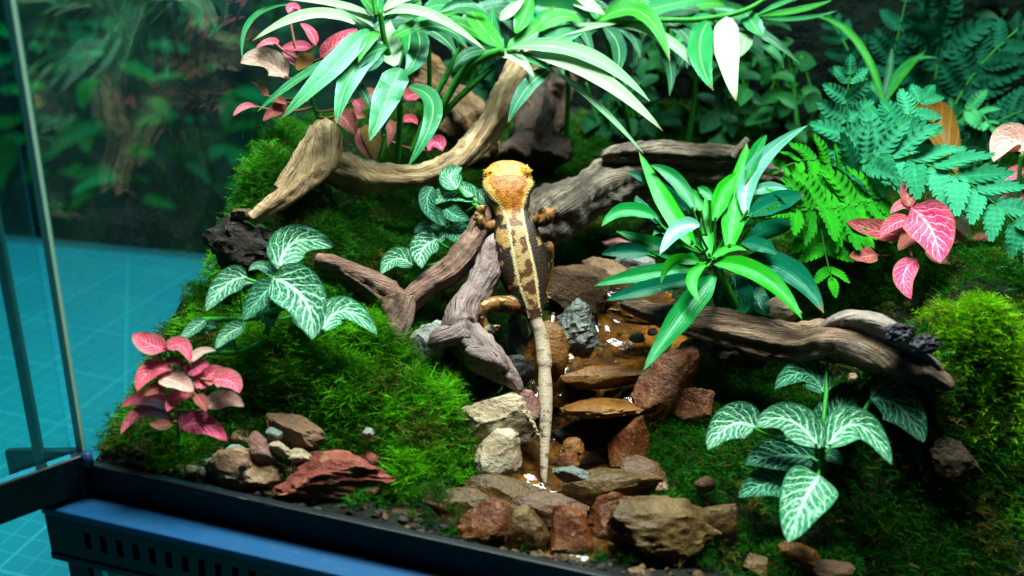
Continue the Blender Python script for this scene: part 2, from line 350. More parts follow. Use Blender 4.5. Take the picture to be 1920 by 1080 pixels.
M['mat'] = n.done(n.pbr(c, 0.55, 0.3, n.bump(n.noise(ob, 900, 2), 0.1, 0.0003)))
n = N('backdrop'); ob = n.coord('Object')
M['backdrop'] = n.done(n.pbr(n.mix(n.mapr(n.noise(ob, 3, 3), 0.35, 0.7), (0.004, 0.09, 0.07), (0.02, 0.30, 0.20)), 0.8, 0.2))
n = N('tank_back'); ob = n.coord('Object')
M['tankback'] = n.done(n.pbr(n.mix(n.mapr(n.noise(ob, 30, 5), 0.4, 0.7), (0.001, 0.003, 0.003), (0.003, 0.012, 0.008)), 0.9, 0.1, n.bump(n.noise(ob, 60, 5), 1.0, 0.006)))
n = N('table_top'); M['table'] = n.done(n.pbr((0.01, 0.05, 0.055), 0.5, 0.3))

# ------------------------------------------------------------------ terrain
ctrl = [(250,850,.003),(350,860,0),(480,850,.0),(640,800,.008),(780,820,.006),(850,870,-.002),(560,690,.022),(700,660,.026),
 (480,620,.03),(450,470,.040),(650,430,.045),(750,480,.04),(450,370,.064),(500,320,.074),(700,300,.065),(830,300,.065),
 (1000,300,.055),(1200,250,.06),(1450,300,.06),(1700,450,.055),(1600,560,.05),(1850,600,.065),(1700,640,.055),(1900,900,.016),
 (1700,1000,-.002),(1500,900,.0),(1350,850,.003),(1400,1000,-.008),(1000,980,-.014),(1050,900,-.008),(1090,850,-.014),(1150,760,.007),
 (1200,650,.012),(1120,580,.018),(1080,520,.03),(960,560,.024),(965,400,.045),(880,600,.02),(900,760,.006),(1300,640,.018),(1400,620,.03),
 (1260,760,.008),(800,700,.018),(420,560,.03),(1800,820,.026),(1880,500,.06),(1600,760,.018),(1450,700,.02)]
cp = [(*Wz(a, b, ZL+z).xy, ZL+z) for a, b, z in ctrl]
for i in range(8):
    xx = XL+(XR-XL)*i/7; cp.append((xx, 0.187, ZL-0.004+(0.008 if xx > .12 else 0))); cp.append((xx, YB, ZL+0.075))
for yy, zz in ((.24,.018),(.28,.055),(.33,.066),(.4,.07)): cp.append((XR, yy, ZL+zz+.01)); 
for yy, zz in ((.215,.012),(.245,.034),(.30,.072),(.38,.072)): cp.append((XL, yy, ZL+zz))
cp = np.array(cp)
def tps(r2): return np.where(r2 > 1e-12, 0.5*r2*np.log(np.maximum(r2, 1e-12)), 0)
nP = len(cp); Kd = tps(((cp[:, None, :2]-cp[None, :, :2])**2).sum(-1)) + np.eye(nP)*2e-5
Pm = np.c_[np.ones(nP), cp[:, :2]]
A = np.block([[Kd, Pm], [Pm.T, np.zeros((3, 3))]]); sol = np.linalg.solve(A, np.r_[cp[:, 2], 0, 0, 0])
NX, NY = 200, 170
gx = np.linspace(XL, XR, NX); gy = np.linspace(0.1866, YB, NY)
GX, GY = np.meshgrid(gx, gy)
q = np.c_[GX.ravel(), GY.ravel()]
GZ = tps(((q[:, None, :]-cp[None, :, :2])**2).sum(-1))@sol[:nP] + np.c_[np.ones(len(q)), q]@sol[nP:]
GZ = np.clip(GZ, ZL-0.02, ZL+0.10)
nzv = np.array([nz((a, b, 0), 60, 1)*0.0022 + nz((a, b, 0), 180, 2)*0.0011 for a, b in q])
GZ = (GZ+nzv).reshape(NY, NX)
def tz(x, y):
    fx = np.clip((np.asarray(x)-gx[0])/(gx[1]-gx[0]), 0, NX-1.001); fy = np.clip((np.asarray(y)-gy[0])/(gy[1]-gy[0]), 0, NY-1.001)
    ix = fx.astype(int); iy = fy.astype(int); a = fx-ix; b = fy-iy
    return GZ[iy, ix]*(1-a)*(1-b)+GZ[iy, ix+1]*a*(1-b)+GZ[iy+1, ix]*(1-a)*b+GZ[iy+1, ix+1]*a*b
def hit(px, py):
    v = ray(px, py); ds = np.arange(0.16, 0.75, 0.0006)
    P = np.array(C)[None]+ds[:, None]*np.array(v)[None]
    under = P[:, 2] < tz(P[:, 0], P[:, 1])
    ok = np.nonzero(under & (P[:, 1] > 0.186))[0]
    return Vector(P[ok[0]]) if len(ok) else W(px, py, 0.5)
def dep(p): return (Vector(p)-C).dot(F)
fc = [(j*NX+i, j*NX+i+1, (j+1)*NX+i+1, (j+1)*NX+i) for j in range(NY-1) for i in range(NX-1)]
tv = np.c_[GX.ravel(), GY.ravel(), GZ.ravel()]
# skirt so that the soil has depth behind the glass
ring = [i for i in range(NX)]+[j*NX+NX-1 for j in range(1, NY)]+[(NY-1)*NX+i for i in range(NX-2, -1, -1)]+[j*NX for j in range(NY-2, 0, -1)]
nb = len(tv); tv = np.vstack([tv, np.c_[tv[ring][:, :2], np.full(len(ring), 0.03)]])
for k in range(len(ring)):
    k2 = (k+1) % len(ring); fc.append((ring[k], nb+k, nb+k2, ring[k2]))
tag(mobj('terrain', tv, fc, M['soil']), kind='structure')

def poly_world(pts): return np.array([hit(*p).xy for p in pts])
def inside(poly, X, Y):
    r = np.zeros(X.shape, bool); k = len(poly)
    for i in range(k):
        x1, y1 = poly[i]; x2, y2 = poly[(i+1) % k]
        r ^= ((y1 > Y) != (y2 > Y)) & (X < (x2-x1)*(Y-y1)/(y2-y1+1e-12)+x1)
    return r
def pdist(poly, X, Y):
    d = np.full(X.shape, 1e9); k = len(poly)
    for i in range(k):
        a = poly[i]; b = poly[(i+1) % k]; ab = b-a; t = np.clip(((X-a[0])*ab[0]+(Y-a[1])*ab[1])/(ab@ab+1e-12), 0, 1)
        d = np.minimum(d, np.hypot(X-a[0]-t*ab[0], Y-a[1]-t*ab[1]))
    return d
stream_px = [(890,1010),(880,930),(900,850),(960,770),(1000,690),(1010,600),(1040,520),(1120,500),(1230,520),(1300,590),(1300,680),(1260,760),(1210,830),(1190,900),(1230,1010),(1100,1060),(980,1040)]
SP = poly_world(stream_px)
sx = np.linspace(SP[:, 0].min()-.004, SP[:, 0].max()+.004, 110); sy = np.linspace(SP[:, 1].min()-.004, SP[:, 1].max()+.004, 160)
SX, SY = np.meshgrid(sx, sy); ins = inside(SP, SX, SY); dd = np.where(ins, 1, -1)*pdist(SP, SX, SY)
def sheet(name, off, mat, lo, kind, amp):
    z = tz(SX, SY)+off*np.clip(dd/0.006, -1.5, 1)+np.array([nz((a, b, 0), 120, 5)*amp for a, b in zip(SX.ravel(), SY.ravel())]).reshape(SX.shape)
    idx = -np.ones(SX.shape, int); keep = dd > lo; idx[keep] = np.arange(keep.sum())
    v = np.c_[SX[keep], SY[keep], z[keep]]; f = []
    for j in range(SX.shape[0]-1):
        for i in range(SX.shape[1]-1):
            a, b, c_, d_ = idx[j, i], idx[j, i+1], idx[j+1, i+1], idx[j+1, i]
            if min(a, b, c_, d_) >= 0: f.append((a, b, c_, d_))
    return tag(mobj(name, v, f, mat), kind=kind)
sheet('stream_bed', 0.0012, M['sand'], -0.004, 'structure', 0.0006)
sheet('water', 0.0026, M['water'], 0.001, 'structure', 0.0009)

# ------------------------------------------------------------------ tank: frame, glass, door
def P3(x, y, z): return (x, y, z)
tank = empty('terrarium', (0.0, 0.18, 0.0), 'black framed glass terrarium holding the planted landscape', 'terrarium')
LX0, LX1 = -0.176, XR+0.010
box('front_lip', XL-0.002, XR+.004, 0.1836, 0.1866, 0.086, 0.100, M['plastic_lip'], tank, 0.0007)
LEDY0, LEDY1, LEDZ, VENTZ = 0.1735, 0.1836, 0.0880, 0.0690
box('ledge', LX0, LX1, LEDY0, 0.1834, 0.0850, LEDZ, M['plastic_blue'], tank, 0.0007)
# vent face with real slots
vv, ff = [], []
def quadbox(x0, x1, y0, y1, z0, z1):
    v, f = boxdata(x0, x1, y0, y1, z0, z1); b = len(vv); vv.extend(v); ff.extend([tuple(i+b for i in q) for q in f])
vy0, vy1 = LEDY0+0.0008, LEDY0+0.0030
quadbox(LX0+.0005, LX1-.0005, vy0, vy1, 0.0806, 0.0848); quadbox(LX0+.0005, LX1-.0005, vy0, vy1, VENTZ, 0.0738)
step, sw = 0.0058, 0.0024; xs = LX0+0.014; quadbox(LX0+.0005, xs, vy0, vy1, 0.0738, 0.0806)
while xs < LX1-.012:
    quadbox(xs+sw, xs+step, vy0, vy1, 0.0738, 0.0806); xs += step
mobj('vent_panel', vv, ff, M['plastic'], tank, smooth=False)
box('vent_backing', LX0+.001, LX1-.001, LEDY0+.006, LEDY0+.008, VENTZ, 0.0848, M['plastic_lip'], tank, 0)
box('lower_rail', LX0+.0003, LX1-.0003, LEDY0+.0003, LEDY0+.0034, VENTZ-0.003, VENTZ-.0001, M['plastic'], tank, 0.0005)
box('lower_front_pane', LX0+.012, LX1-.012, LEDY0+.0045, LEDY0+.0075, 0.006, VENTZ-.0035, M['glass_low'], tank, 0)
box('corner_post', LX0+.0035, LX0+.0115, LEDY0+.003, LEDY0+.0095, 0.004, VENTZ-.0035, M['plastic_lip'], tank, 0.0008)
box('base_rail', LX0, LX1, LEDY0, LEDY0+.01, 0.0005, 0.0055, M['plastic'], tank, 0.0006)
box('side_pane', XL-.0035, XL-.0005, 0.1872, YB, 0.03, 0.52, M['glass'], tank, 0)
box('pane_edge', XL-.0036, XL-.0012, 0.1852, 0.1871, 0.101, 0.52, M['edge'], tank, 0.0003)
box('side_rail', XL-.0075, XL-.0038, 0.1872, YB, 0.066, 0.086, M['plastic'], tank, 0.0006)
box('side_pane', XR+.0005, XR+.0035, 0.1872, YB, 0.03, 0.52, M['glass'], tank, 0)
box('back_panel', XL-.003, XR+.003, YB+.001, YB+.006, 0.004, 0.52, M['tankback'], tank, 0)

# open door, hinged at the front left corner
hin = Vector((-0.1660, 0.1838, 0)); lf = Wz(0, 945, 0.0965)
ddir = Vector((lf.x-hin.x, lf.y-hin.y, 0)).normalized(); dn = Vector((-ddir.y, ddir.x, 0))
door = empty('glass_door', (hin.x, hin.y, 0.09), 'glass terrarium door swung open, black rail along its foot', 'door')
def obox(name, o, a0, a1, b0, b1, z0, z1, mat, parent, bev=0.0006):
    v, f = boxdata(0, 1, 0, 1, 0, 1)
    v = [tuple(o+ddir*(a0+(a1-a0)*q[0])+dn*(b0+(b1-b0)*q[1])+Vector((0, 0, z0+(z1-z0)*q[2]))) for q in v]
    o = mobj(name, v, f, mat, parent, smooth=False)
    if bev: bevel(o, bev)
    return o
obox('door_rail', hin, 0.0, 0.20, -0.0020, 0.0020, 0.0900, 0.1045, M['plastic_lip'], door, 0.0009)
obox('door_pane', hin, 0.0035, 0.20, -0.0012, 0.0012, 0.1046, 0.50, M['glass_door'], door, 0)
sp = Wz(75, 862, 0.1)
v, f = boxdata(sp.x-.0016, sp.x+.0016, sp.y-.001, sp.y+.001, 0.0925, 0.50); bevel(mobj('hinge_strip', v, f, M['seal'], door, smooth=False), .0004)  # added strip for the tank edge mirrored in the door pane
bv = [(-0.1668, .1868), (-0.1715, .1868), (-0.1775, .1845), (-0.1835, .1828), (-0.1900, .1800), (-0.1900, .1778), (-0.1825, .1802), (-0.1765, .1818), (-0.1668, .1842)]
vb = [(x_, y_, z_) for z_ in (0.0905, 0.1035) for x_, y_ in bv]; kb = len(bv)
fb = [tuple(range(kb))[::-1], tuple(range(kb, 2*kb))]+[(i, (i+1) % kb, kb+(i+1) % kb, kb+i) for i in range(kb)]
bevel(mobj('hinge_bracket', vb, fb, M['plastic_lip'], door, smooth=False), .0006)  # added block for the tank corner mirrored in the door pane
bm0 = [(hin.x+.002+math.cos(q_)*.0016, hin.y-.0005+math.sin(q_)*.0016, z_) for z_ in (.1005, .1052) for q_ in np.linspace(0, 2*math.pi, 16, endpoint=False)]
mobj('hinge_pin', bm0, [tuple(range(16))[::-1], tuple(range(16, 32))]+[(i, (i+1) % 16, 16+(i+1) % 16, 16+i) for i in range(16)], M['knob'], door)
# ------------------------------------------------------------------ table, mat, backdrop
a = Wz(40, 455, 0); b = Wz(380, 488, 0); e = (b-a).normalized(); pn = Vector((-e.y, e.x, 0))
def slab(name, s0, s1, t0, t1, z0, z1, mat):
    v, f = boxdata(0, 1, 0, 1, 0, 1)
    v = [tuple(Vector((a.x, a.y, 0))+e*(s0+(s1-s0)*q[0])+pn*(t0+(t1-t0)*q[1])+Vector((0, 0, z0+(z1-z0)*q[2]))) for q in v]
    return mobj(name, v, f, mat, smooth=False)
mt = slab('cutting_mat', -1.2, 1.6, -1.3, 0.0, -0.003, 0.0, M['mat'])
tag(mt, 'teal cutting mat with printed grid lines under the tank', 'cutting mat')
tb = slab('table', -1.4, 1.8, -1.5, 0.02, -0.04, -0.0032, M['table']); tag(tb, 'dark table under the teal cutting mat', 'table')
v, f = boxdata(-3, 2.2, 1.9, 1.95, -0.8, 2.2); tag(mobj('wall', v, f, M['backdrop'], smooth=False), kind='structure')
M['clod'] = mat_rock('brown_soil', (0.012, 0.010, 0.003), (0.05, 0.028, 0.010), (0.16, 0.085, 0.035))
M['hollow'] = mat_rock('black_wet_rock', (0.001, 0.001, 0.001), (0.004, 0.003, 0.002), (0.012, 0.009, 0.006), wet=0.5)  # near-black colour paints the shade of the gaps between stones
M['wood_knob'] = mat_wood('weathered_knob', (0.05, 0.035, 0.035), (0.17, 0.12, 0.11), (0.36, 0.28, 0.25), gr=0.5)
# ------------------------------------------------------------------ driftwood
def catmull(P, n):
    P = np.asarray(P, float); k = len(P); out = []
    ts = np.linspace(0, k-1, n)
    for t in ts:
        i = min(int(t), k-2); u = t-i
        p0 = P[max(i-1, 0)]; p1 = P[i]; p2 = P[i+1]; p3 = P[min(i+2, k-1)]
        out.append(0.5*((2*p1)+(-p0+p2)*u+(2*p0-5*p1+4*p2-p3)*u*u+(-p0+3*p1-3*p2+p3)*u**3))
    return np.array(out)
def wood_tube(name, pts, mat, parent=None, seed=0, rough=0.30, groove=0.2, flat=1.0, lump=0.25, ns=70, nr=28):
    """pts: (px, py, depth, radius_px)"""
    P = []
    for a_, b_, d_, r_ in pts: P.append((*W(a_, b_, d_), r_*d_/FPX))
    Q = catmull(P, ns); ctr = Q[:, :3]; rad = np.maximum(Q[:, 3], 0.0006)
    T = np.gradient(ctr, axis=0); T /= np.linalg.norm(T, axis=1)[:, None]
    s = np.r_[0, np.cumsum(np.linalg.norm(np.diff(ctr, axis=0), axis=1))]
    V = []; UVs = []; r0 = rad.mean()
    for i in range(ns):
        back = (Vector(ctr[i])-C).normalized(); t = Vector(T[i]); e1 = (back-t*back.dot(t)).normalized(); e2 = t.cross(e1)
        tt = i/(ns-1); endf = min(1.0, (min(tt, 1-tt)/0.035)**0.5+0.25)
        for j in range(nr+1):
            an = 2*math.pi*j/nr; ca, sa = math.cos(an), math.sin(an)
            g = noise.noise(Vector((ca*2.2+seed, sa*2.2, s[i]*18+seed*2)))
            gr = noise.noise(Vector((ca*6+seed, sa*6, s[i]*25)));  gr = -abs(gr)
            lo = noise.noise(Vector((ca*0.9-seed, sa*0.9, s[i]*60+seed)))
            fi = noise.noise(Vector((ca*9, sa*9+seed, s[i]*260)))
            rr = rad[i]*(1+rough*g+groove*2.0*gr+lump*lo+0.09*fi)*endf + r0*0.06*fi
            p = Vector(ctr[i])+e1*(ca*rr*flat)+e2*(sa*rr)
            V.append(p[:]); UVs.append((j/nr*max(0.4, rad[i]/0.006), s[i]))
    fcs = []
    for i in range(ns-1):
        for j in range(nr): a_ = i*(nr+1)+j; fcs.append((a_, a_+1, a_+nr+2, a_+nr+1))
    for i, sg in ((0, 1), (ns-1, -1)):
        c_ = len(V); V.append(tuple(ctr[i]-T[i]*rad[i]*0.25*sg)); UVs.append((0.5, s[i]))
        for j in range(nr):
            a_ = i*(nr+1)+j; fcs.append((a_+1, a_, c_) if sg > 0 else (a_, a_+1, c_))
    return mobj(name, V, fcs, mat, parent, uv=UVs)

t = empty('driftwood', W(660, 330, .33), 'tan curved driftwood branch with forked root above the mossy hollow', 'driftwood')
wood_tube('branch', [(590,300,.320,40),(650,325,.328,36),(720,333,.335,25),(800,328,.34,22),(860,300,.345,24),(915,240,.352,27),(950,180,.36,30),(985,120,.368,30),(1012,70,.375,28)], M['wood_tan'], t, 1, ns=110)
wood_tube('root', [(468,412,.290,13),(510,385,.294,17),(560,345,.302,24),(600,300,.312,32),(612,262,.318,33),(603,238,.322,22)], M['wood_tan'], t, 2, groove=.22)
wood_tube('root', [(520,355,.302,9),(550,315,.306,13),(578,275,.312,18),(598,245,.318,18)], M['wood_tan'], t, 3)
t = empty('driftwood', W(1200, 320, .37), 'dark grey log lying behind the gecko with a pale cracked end', 'driftwood')
wood_tube('trunk', [(970,445,.338,34),(1010,415,.345,48),(1070,385,.352,52),(1135,350,.36,52),(1200,325,.366,46),(1290,315,.372,40),(1400,320,.378,34),(1470,330,.384,20)], M['wood_grey'], t, 4, ns=120, lump=.2, groove=.2)
wood_tube('split_top', [(1128,293,.352,9),(1170,287,.354,20),(1240,286,.358,24),(1310,292,.364,24),(1375,296,.37,22),(1430,305,.376,14)], M['wood_grey'], t, 5, groove=.3)
wood_tube('twig', [(1372,296,.362,9),(1388,276,.361,7),(1402,259,.361,5)], M['wood_grey'], t, 6, ns=24, nr=14)
t = empty('driftwood', W(740, 570, .30), 'red brown forked driftwood beneath the white veined plants, mossy hollow behind', 'driftwood')
wood_tube('branch', [(590,487,.296,15),(630,497,.297,20),(680,527,.298,28),(725,560,.299,34),(765,565,.302,28),(800,532,.306,26),(850,502,.310,27),(890,455,.314,25),(908,415,.318,22),(912,390,.32,15)], M['wood_red'], t, 7, ns=110, groove=.22)
wood_tube('leg', [(745,560,.297,34),(748,595,.294,27),(742,625,.291,20),(735,655,.289,14)], M['wood_red'], t, 8, groove=.25, ns=40)
t = empty('driftwood', W(880, 600, .30), 'gnarled purplish grey driftwood stub under the gecko belly', 'driftwood')
wood_tube('branch', [(945,450,.318,26),(920,500,.313,30),(892,545,.307,32),(868,585,.302,34),(862,622,.298,42),(895,655,.294,40),(930,685,.290,30),(958,708,.287,16),(978,735,.285,5)], M['wood_purple'], t, 9, ns=110, lump=.45, rough=.35)
wood_tube('knot', [(880,632,.292,14),(850,628,.290,22),(825,635,.288,24),(815,655,.288,16)], M['wood_purple'], t, 10, ns=40, lump=.4)
wood_tube('knot', [(880,655,.289,20),(905,668,.287,26),(935,680,.286,20),(950,695,.286,10)], M['wood_purple'], t, 11, ns=40, lump=.4)
t = empty('driftwood', W(1450, 620, .28), 'long brown driftwood root crossing beside the stream to the bright moss', 'driftwood')
wood_tube('branch', [(1163,566,.312,8),(1190,575,.311,14),(1240,592,.308,21),(1320,610,.303,33),(1410,632,.296,40),(1490,640,.289,40),(1560,635,.281,42),(1640,660,.272,44),(1710,690,.265,36),(1765,715,.26,18),(1785,730,.258,7)], M['wood_brown'], t, 12, ns=130, groove=.24, lump=.15)
wood_tube('knob', [(1535,628,.283,12),(1580,615,.278,26),(1625,626,.273,30),(1680,652,.267,30),(1735,680,.263,20),(1765,700,.261,10)], M['wood_knob'], t, 13, lump=.7, rough=.6, groove=.35)
wood_tube('twig', [(1255,585,.309,12),(1285,570,.311,15),(1310,556,.313,13),(1330,545,.315,8)], M['wood_brown'], t, 14, ns=30)
tag(wood_tube('stump', [(770,120,.40,36),(815,160,.40,44),(855,205,.40,48),(890,250,.40,46),(920,300,.40,40)], M['wood_yellow'], None, 15, lump=.8, rough=.5, groove=.4), 'yellow brown rotting stump behind the palm stems', 'stump')
tag(wood_tube('stump', [(1045,130,.43,40),(1035,190,.43,52),(1015,250,.42,56),(1000,310,.41,50)], M['wood_bark'], None, 16, lump=.8, rough=.5, groove=.5), 'dark bark stump standing behind the gecko head', 'stump')

# ------------------------------------------------------------------ stones
import bmesh
ICO = {}
for k in (3, 4, 5):
    bm = bmesh.new(); bmesh.ops.create_icosphere(bm, subdivisions=k, radius=1.0); bm.verts.ensure_lookup_table()
    ICO[k] = (np.array([v.co[:] for v in bm.verts]), [tuple(v.index for v in f.verts) for f in bm.faces]); bm.free()
def rock(px, py, d, rx, ry, mat, label, seed, rz=None, rot=0.0, cuts=14, sub=4, group=None, name='stone', cut0=0.62, rough=0.05, cat='stone'):
    v0, f0 = ICO[sub]; v = v0.copy(); rg = np.random.default_rng(seed)
    for k in range(cuts):
        nn = rg.normal(size=3); nn /= np.linalg.norm(nn); ds = rg.uniform(cut0, 0.92)
        e_ = v@nn-ds; e_[e_ < 0] = 0; v -= e_[:, None]*nn[None]*0.97
    v *= 1/np.abs(v).max(0)
    for i in range(len(v)):
        p = v[i]; k = nz(p, 1.4, seed)*0.09-abs(nz(p, 2.6, seed+2))*rough*2.2+nz(p, 5.5, seed+3)*rough*.8+abs(nz((p[0]*1.2, p[1]*1.2, p[2]*7), 1.0, seed+5))*rough*1.6+nz(p, 13, seed+9)*rough*0.4
        v[i] = p*(1+k)
    if d is None: d = dep(hit(px, py))
    cc = W(px, py, d); sc = d/FPX; rz_ = rz if rz else min(rx, ry)
    # stone axes: x along the picture's rows, z mostly up, tilted by rot about the view axis
    ax = (R*math.cos(rot)+U*-math.sin(rot)); ay = (U*math.cos(rot)+R*math.sin(rot)); az = -F
    w_ = np.outer(v[:, 0]*rx*sc, np.array(ax))+np.outer(v[:, 2]*ry*sc, np.array(ay))+np.outer(v[:, 1]*rz_*sc, np.array(az))
    w_ = w_+np.array(cc); w_[:, 1] += max(0.0, 0.1882-w_[:, 1].min())
    o = mobj(name, w_, f0, mat, None)
    o.data.set_sharp_from_angle(angle=math.radians(24))
    return tag(o, label, cat, group)
K = rock
K(622, 905, .262, 118, 62, M['rk_red'], 'large angular red and tan stone behind the front lip', 21, rz=60, rot=.12, sub=5, cuts=22, rough=.065, cut0=.5)
K(440, 905, .256, 72, 44, M['rk_tan'], 'low tan stone behind the front lip beside the big red stone', 22, rz=45, rot=.2, sub=4, rough=.07)
K(560, 812, .270, 66, 30, M['rk_tan'], 'long brown slab stone at the foot of the moss mound', 23, rz=30, rot=.45, rough=.07)
K(458, 826, .272, 32, 26, M['rk_tan'], 'rounded beige stone beside the hot pink leaf', 24, rot=.4, sub=3)
K(443, 846, .264, 21, 13, M['rk_green'], 'pale grey green stone at the edge of the beige stone', 25, sub=3)
K(463, 852, .261, 15, 12, M['rk_green'], 'dark grey green chip between the beige and pink brown stones', 26, rot=-.5, sub=3)
K(489, 842, .260, 17, 34, M['rk_pink'], 'tall pink brown wedge stone in the gravel corner', 27, rot=-.45, sub=3)
K(456, 872, .254, 10, 16, M['rk_pink'], 'tiny pink pointed chip on the tan stone', 28, rot=.5, sub=3)
K(514, 814, .263, 17, 13, M['rk_green'], 'grey green cube shaped chip lying on the brown slab', 29, rot=.3, sub=3)
K(528, 842, .261, 26, 12, M['rk_cream'], 'flat cream chip under the grey green cube shaped chip', 30, rot=.45, sub=3)
K(560, 855, .262, 34, 14, M['rk_cream'], 'ochre cream chip above the big red stone', 31, rot=.3, sub=3)
K(395, 866, .262, 13, 9, M['rk_grey'], 'small grey pebble below the hot pink leaf', 32, sub=3)
K(346, 897, .256, 15, 11, M['rk_cream'], 'round cream pebble against the black lip', 33, cuts=3, sub=3, rough=.01)
K(372, 893, .257, 9, 13, M['rk_grey'], 'small dark grey chip beside the round cream pebble', 34, sub=3)
K(690, 862, .266, 24, 16, M['rk_red'], 'brown stone corner showing between moss and the big red stone', 35, sub=3)
K(690, 812, .264, 12, 12, M['rk_grey'], 'pale grey stone chip poking out of the moss mound', 36, sub=3)
K(478, 862, .262, 18, 10, M['rk_tan'], 'brown chip beneath the tall wedge stone', 37, sub=3)
K(940, 792, .284, 74, 50, M['rk_cream'], 'large cream stone beside the gecko tail', 38, rz=30, rot=-.25, sub=5, cuts=18, rough=.06)
K(930, 852, .279, 58, 46, M['rk_cream'], 'beige stone leaning under the large cream stone', 39, rz=30, rot=-.5, sub=4, cuts=18)
K(1082, 615, .318, 42, 56, M['wet_grey'], 'grey white cone shaped stone in the upper stream', 40, rz=40, rot=-.15, sub=5, cuts=16, rough=.07)
K(1080, 540, .348, 80, 50, M['rk_brown'], 'flat brown slab behind the grey cone stone', 41, rz=26, rot=.1, sub=4)
K(1140, 505, .352, 52, 26, M['rk_tan'], 'flat pinkish slab beside the small moss tuft', 42, rz=20, rot=.2)
K(1020, 665, .312, 48, 62, M['wet_ochre'], 'wet orange brown slab left of the grey cone stone', 43, rz=30, rot=.2, sub=4)
K(975, 640, .316, 26, 60, M['wet_grey'], 'thin dark splinter stone under the tail base', 44, rz=16, rot=-.25)
K(1165, 462, .356, 42, 14, M['rk_pink'], 'narrow pinkish stone behind the dark green rosette', 45, rot=.3, sub=3)
K(1195, 495, .352, 44, 18, M['rk_grey'], 'flat grey stone under the rosette leaves', 46, rot=.15, sub=3)
K(1245, 735, .298, 52, 104, M['wet_red'], 'wet reddish stone bank on the right of the stream', 47, rz=36, rot=.55, sub=5, cuts=18)
K(1278, 690, .302, 30, 30, M['wet_pink'], 'purplish stone at the top of the red stone bank', 48, rot=.3)
K(1185, 848, .288, 46, 70, M['wet_red'], 'pinkish upright stone below the red stone bank', 49, rz=30, rot=.1, cut0=.45, cuts=20)
K(1128, 766, .295, 80, 18, M['wet_ochre'], 'ochre stone ledge where the water drops', 50, rz=52, rot=-.05, rough=.06)
K(1195, 634, .318, 17, 10, M['wet_grey'], 'greenish pebble in the upper pool', 51, sub=3, cuts=5)
K(1222, 622, .32, 12, 8, M['wet_grey'], 'tiny grey pebble beside the greenish pebble', 52, sub=3, cuts=5)
K(1245, 645, .318, 18, 12, M['wet_olive'], 'olive pebble under the long hanging leaf', 53, sub=3, cuts=5)
K(1075, 893, .272, 44, 20, M['wet_grey'], 'blue grey wet stone at the tip of the gecko tail', 54, rot=.2)
K(1068, 862, .276, 24, 20, M['wet_red'], 'small red pebble in the lower pool', 55, sub=3)
K(1075, 838, .280, 24, 18, M['wet_ochre'], 'yellow ochre pebble beside the small red pebble', 56, sub=3)
K(1235, 1000, .252, 122, 74, M['wet_olive'], 'large layered olive brown stone at the stream mouth', 57, rz=60, rot=.05, sub=5, cuts=26, rough=.055, cut0=.5)
K(1330, 985, .256, 60, 40, M['wet_olive'], 'olive brown stone shoulder beside the large layered stone', 58, rz=30, rot=-.5)
K(915, 985, .258, 62, 46, M['wet_red'], 'wet dark red stone in the stream behind the lip', 59, rz=40, rot=-.2)
K(1068, 1005, .254, 46, 62, M['wet_red'], 'wet red brown stone in the stream mouth', 60, rz=36, rot=-.2)
K(985, 1000, .256, 50, 52, M['wet_olive'], 'olive stone between the two wet red stones', 61, rz=30)
K(1322, 908, .268, 20, 16, M['rk_brown'], 'small dark brown pebble below the dim moss', 62, sub=3, cuts=5)
K(1240, 915, .272, 14, 14, M['rk_tan'], 'tiny tan chip above the large layered stone', 63, sub=3)
K(1465, 580, .31, 42, 24, M['rk_cream'], 'cream stone half hidden under the rosette', 64, rot=.2)
K(1300, 655, .306, 34, 22, M['rk_grey'], 'grey stone under the long brown root', 65)
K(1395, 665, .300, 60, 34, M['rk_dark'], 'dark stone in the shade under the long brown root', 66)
K(1500, 1050, .255, 54, 30, M['wet_ochre'], 'orange brown stone below the right veined plant', 67, rz=24, rot=.3)
K(1420, 1065, .252, 36, 24, M['wet_olive'], 'brown stone beside the orange brown stone', 68, rot=.4)
K(1790, 862, .262, 54, 40, M['clod'], 'brown soil clod on the right moss slope', 69, rz=16, rough=.10, cuts=10, rot=.5)
K(805, 645, .298, 40, 46, M['rk_grey'], 'grey stone wedged left of the gnarled stub', 70, rot=.4)
K(440, 455, .292, 66, 58, M['rk_dark'], 'dark stone wall under the left mossy ridge', 71, rz=30, rough=.1)
K(500, 470, .300, 70, 50, M['rk_dark'], 'dark stone beneath the root of the tan branch', 72, rz=30, rough=.1)
K(455, 402, .290, 22, 13, M['rk_brown'], 'brown rough stone in the left mossy ridge', 73, rough=.1, sub=3)
K(1690, 625, .256, 30, 20, M['crystal'], 'blue black crystal lump on the end of the brown root', 74, rough=.16, cuts=10)
K(1730, 645, .253, 28, 20, M['crystal'], 'dark crystal lump under the bright moss edge', 75, rough=.16, cuts=10)
K(1598, 708, .262, 9, 9, M['rk_tan'], 'tiny orange chip in the shade above the right veined plant', 76, sub=3)
K(1560, 1068, .252, 40, 22, M['rk_brown'], 'dark brown stone right of the orange brown stone', 77)
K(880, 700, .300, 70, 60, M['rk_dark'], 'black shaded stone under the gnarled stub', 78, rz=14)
K(1115, 812, .298, 84, 34, M['hollow'], 'wet stone coloured black for the shade in the hollow under the ochre ledge', 79, rz=16)
K(985, 770, .292, 30, 40, M['rk_pink'], 'rough pinkish stone behind the tail beside the cream stone', 80)

